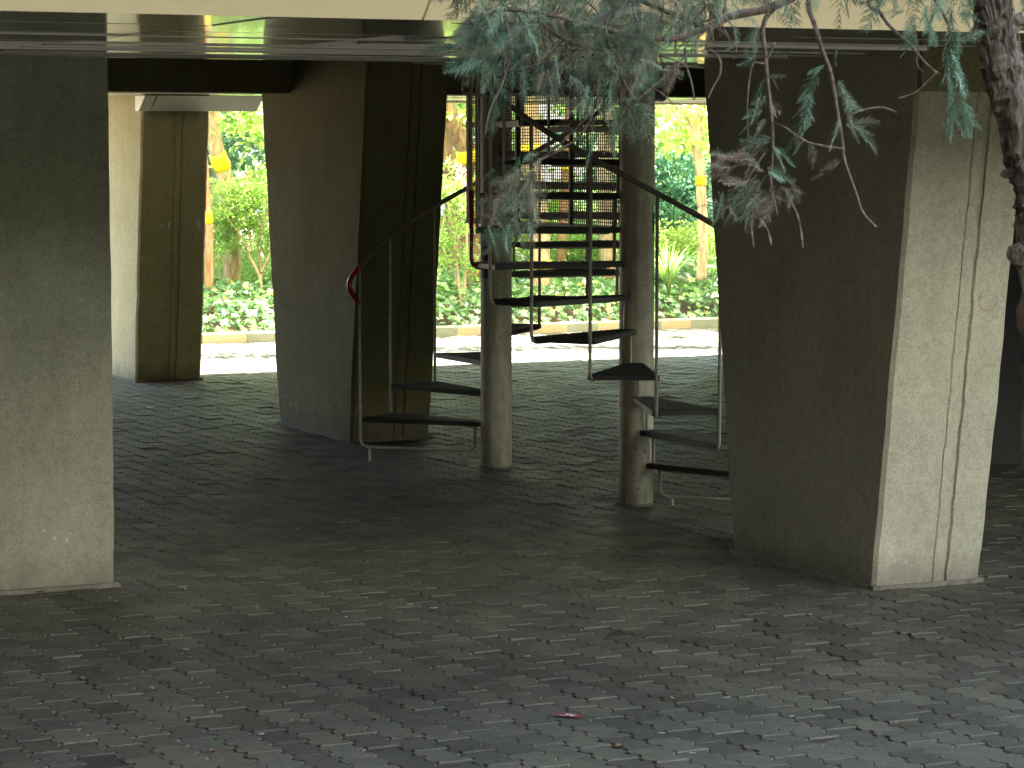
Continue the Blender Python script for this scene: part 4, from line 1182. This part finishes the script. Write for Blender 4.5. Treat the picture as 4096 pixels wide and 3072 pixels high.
# unseen masses added beside and behind the camera to shape the light
wg = MB(); wg.boxst(-16, -4.2, -30, 20.5, -.02, 22)  # added out of sight to hold back light from the left
tag(wg.build('light_block_wing', m_simple('dark_blocker_brown', (.10, .07, .05), (.07, .05, .04), 9, .9)), 'unseen dark wing added on the left to block light', 'building')
hg = MB(); vs = []; nx_, nz_ = 90, 12  # unseen dark screen added to cut low light reaching the passage
for side, t in ((0, -20), (1, -21.6)):
    for j in range(nz_+1):
        for i in range(nx_+1):
            s_ = -4+52*i/nx_; z_ = 7.6*j/nz_
            d_ = .35*mnoise.noise(Vector((s_*.7, z_*.7, t)))+.2*mnoise.noise(Vector((s_*2, z_*2, t)))
            vs.append(W(s_, t+d_, z_+(.5*mnoise.noise(Vector((s_*.6, 3, 1))) if j == nz_ else 0)))
q_ = (nx_+1)*(nz_+1)
fs = [(b_+j*(nx_+1)+i, b_+j*(nx_+1)+i+1, b_+(j+1)*(nx_+1)+i+1, b_+(j+1)*(nx_+1)+i) for b_ in (0, q_) for j in range(nz_) for i in range(nx_)]
fs += [(nz_*(nx_+1)+i, nz_*(nx_+1)+i+1, q_+nz_*(nx_+1)+i+1, q_+nz_*(nx_+1)+i) for i in range(nx_)]
hg.add(vs, fs)
tag(hg.build('baffle', m_simple('dark_baffle_green', (.03, .05, .02), (.015, .03, .01), 9, .9, bump=1, dist=.1), smooth=True), 'tall unseen hedge across the yard behind the viewpoint', 'baffle')
ob = MB(); ob.boxst(-1, 45, -28, -27, 0, 24); tag(ob.build('bounce_wall', C_WHITE), 'unseen pale wall added behind the viewpoint to bounce sunlight', 'wall')  # added unseen to throw sunlight back onto the front faces
# ------------------------------------------------------------------ light
SUN_EL, SUN_AZ = R(66), None
sd = (E2*math.cos(R(14))+E1*math.sin(R(14)))          # horizontal direction toward the sun: beyond the building
sdir = Vector((sd.x*math.cos(SUN_EL), sd.y*math.cos(SUN_EL), math.sin(SUN_EL)))
sun = bpy.data.lights.new('sun', 'SUN'); sun.energy = 5.0; sun.angle = R(.5); sun.color = (1, .95, .86)
so = bpy.data.objects.new('sun', sun); COL.objects.link(so)
so.rotation_euler = (-sdir).to_track_quat('-Z', 'Y').to_euler(); so.location = (0, 0, 40)
world = bpy.data.worlds.new('World'); scene.world = world; world.use_nodes = True
nt = world.node_tree; bg = nt.nodes['Background']; sky = nt.nodes.new('ShaderNodeTexSky')
sky.sky_type = 'NISHITA'; sky.sun_disc = False; sky.sun_elevation = SUN_EL; sky.sun_rotation = math.atan2(sd.x, sd.y)
sky.air_density = 1.0; sky.dust_density = 2.0; sky.ozone_density = 1.0
nt.links.new(sky.outputs[0], bg.inputs[0]); bg.inputs[1].default_value = .06

cam = bpy.data.cameras.new('camera'); co = bpy.data.objects.new('camera', cam); COL.objects.link(co)
cam.sensor_width = 36; cam.lens = FPX/4096*36; cam.clip_end = 1000; cam.clip_start = .1
co.location = (0, 0, CAM_Z); co.rotation_euler = (math.pi/2-PITCH, 0, 0)
cam.dof.use_dof = True; cam.dof.focus_distance = 14.5; cam.dof.aperture_fstop = 20.0
scene.camera = co
scene.view_settings.view_transform = 'Standard'; scene.view_settings.look = 'None'
scene.view_settings.exposure = 3.95; scene.view_settings.gamma = 1.0
scene.view_settings.use_curve_mapping = False
cy_ = scene.cycles
cy_.use_denoising = True; cy_.max_bounces = 10; cy_.diffuse_bounces = 6; cy_.glossy_bounces = 4; cy_.transmission_bounces = 6
cy_.sample_clamp_indirect = 6.0
try: cy_.denoiser = 'OPENIMAGEDENOISE'
except Exception: pass
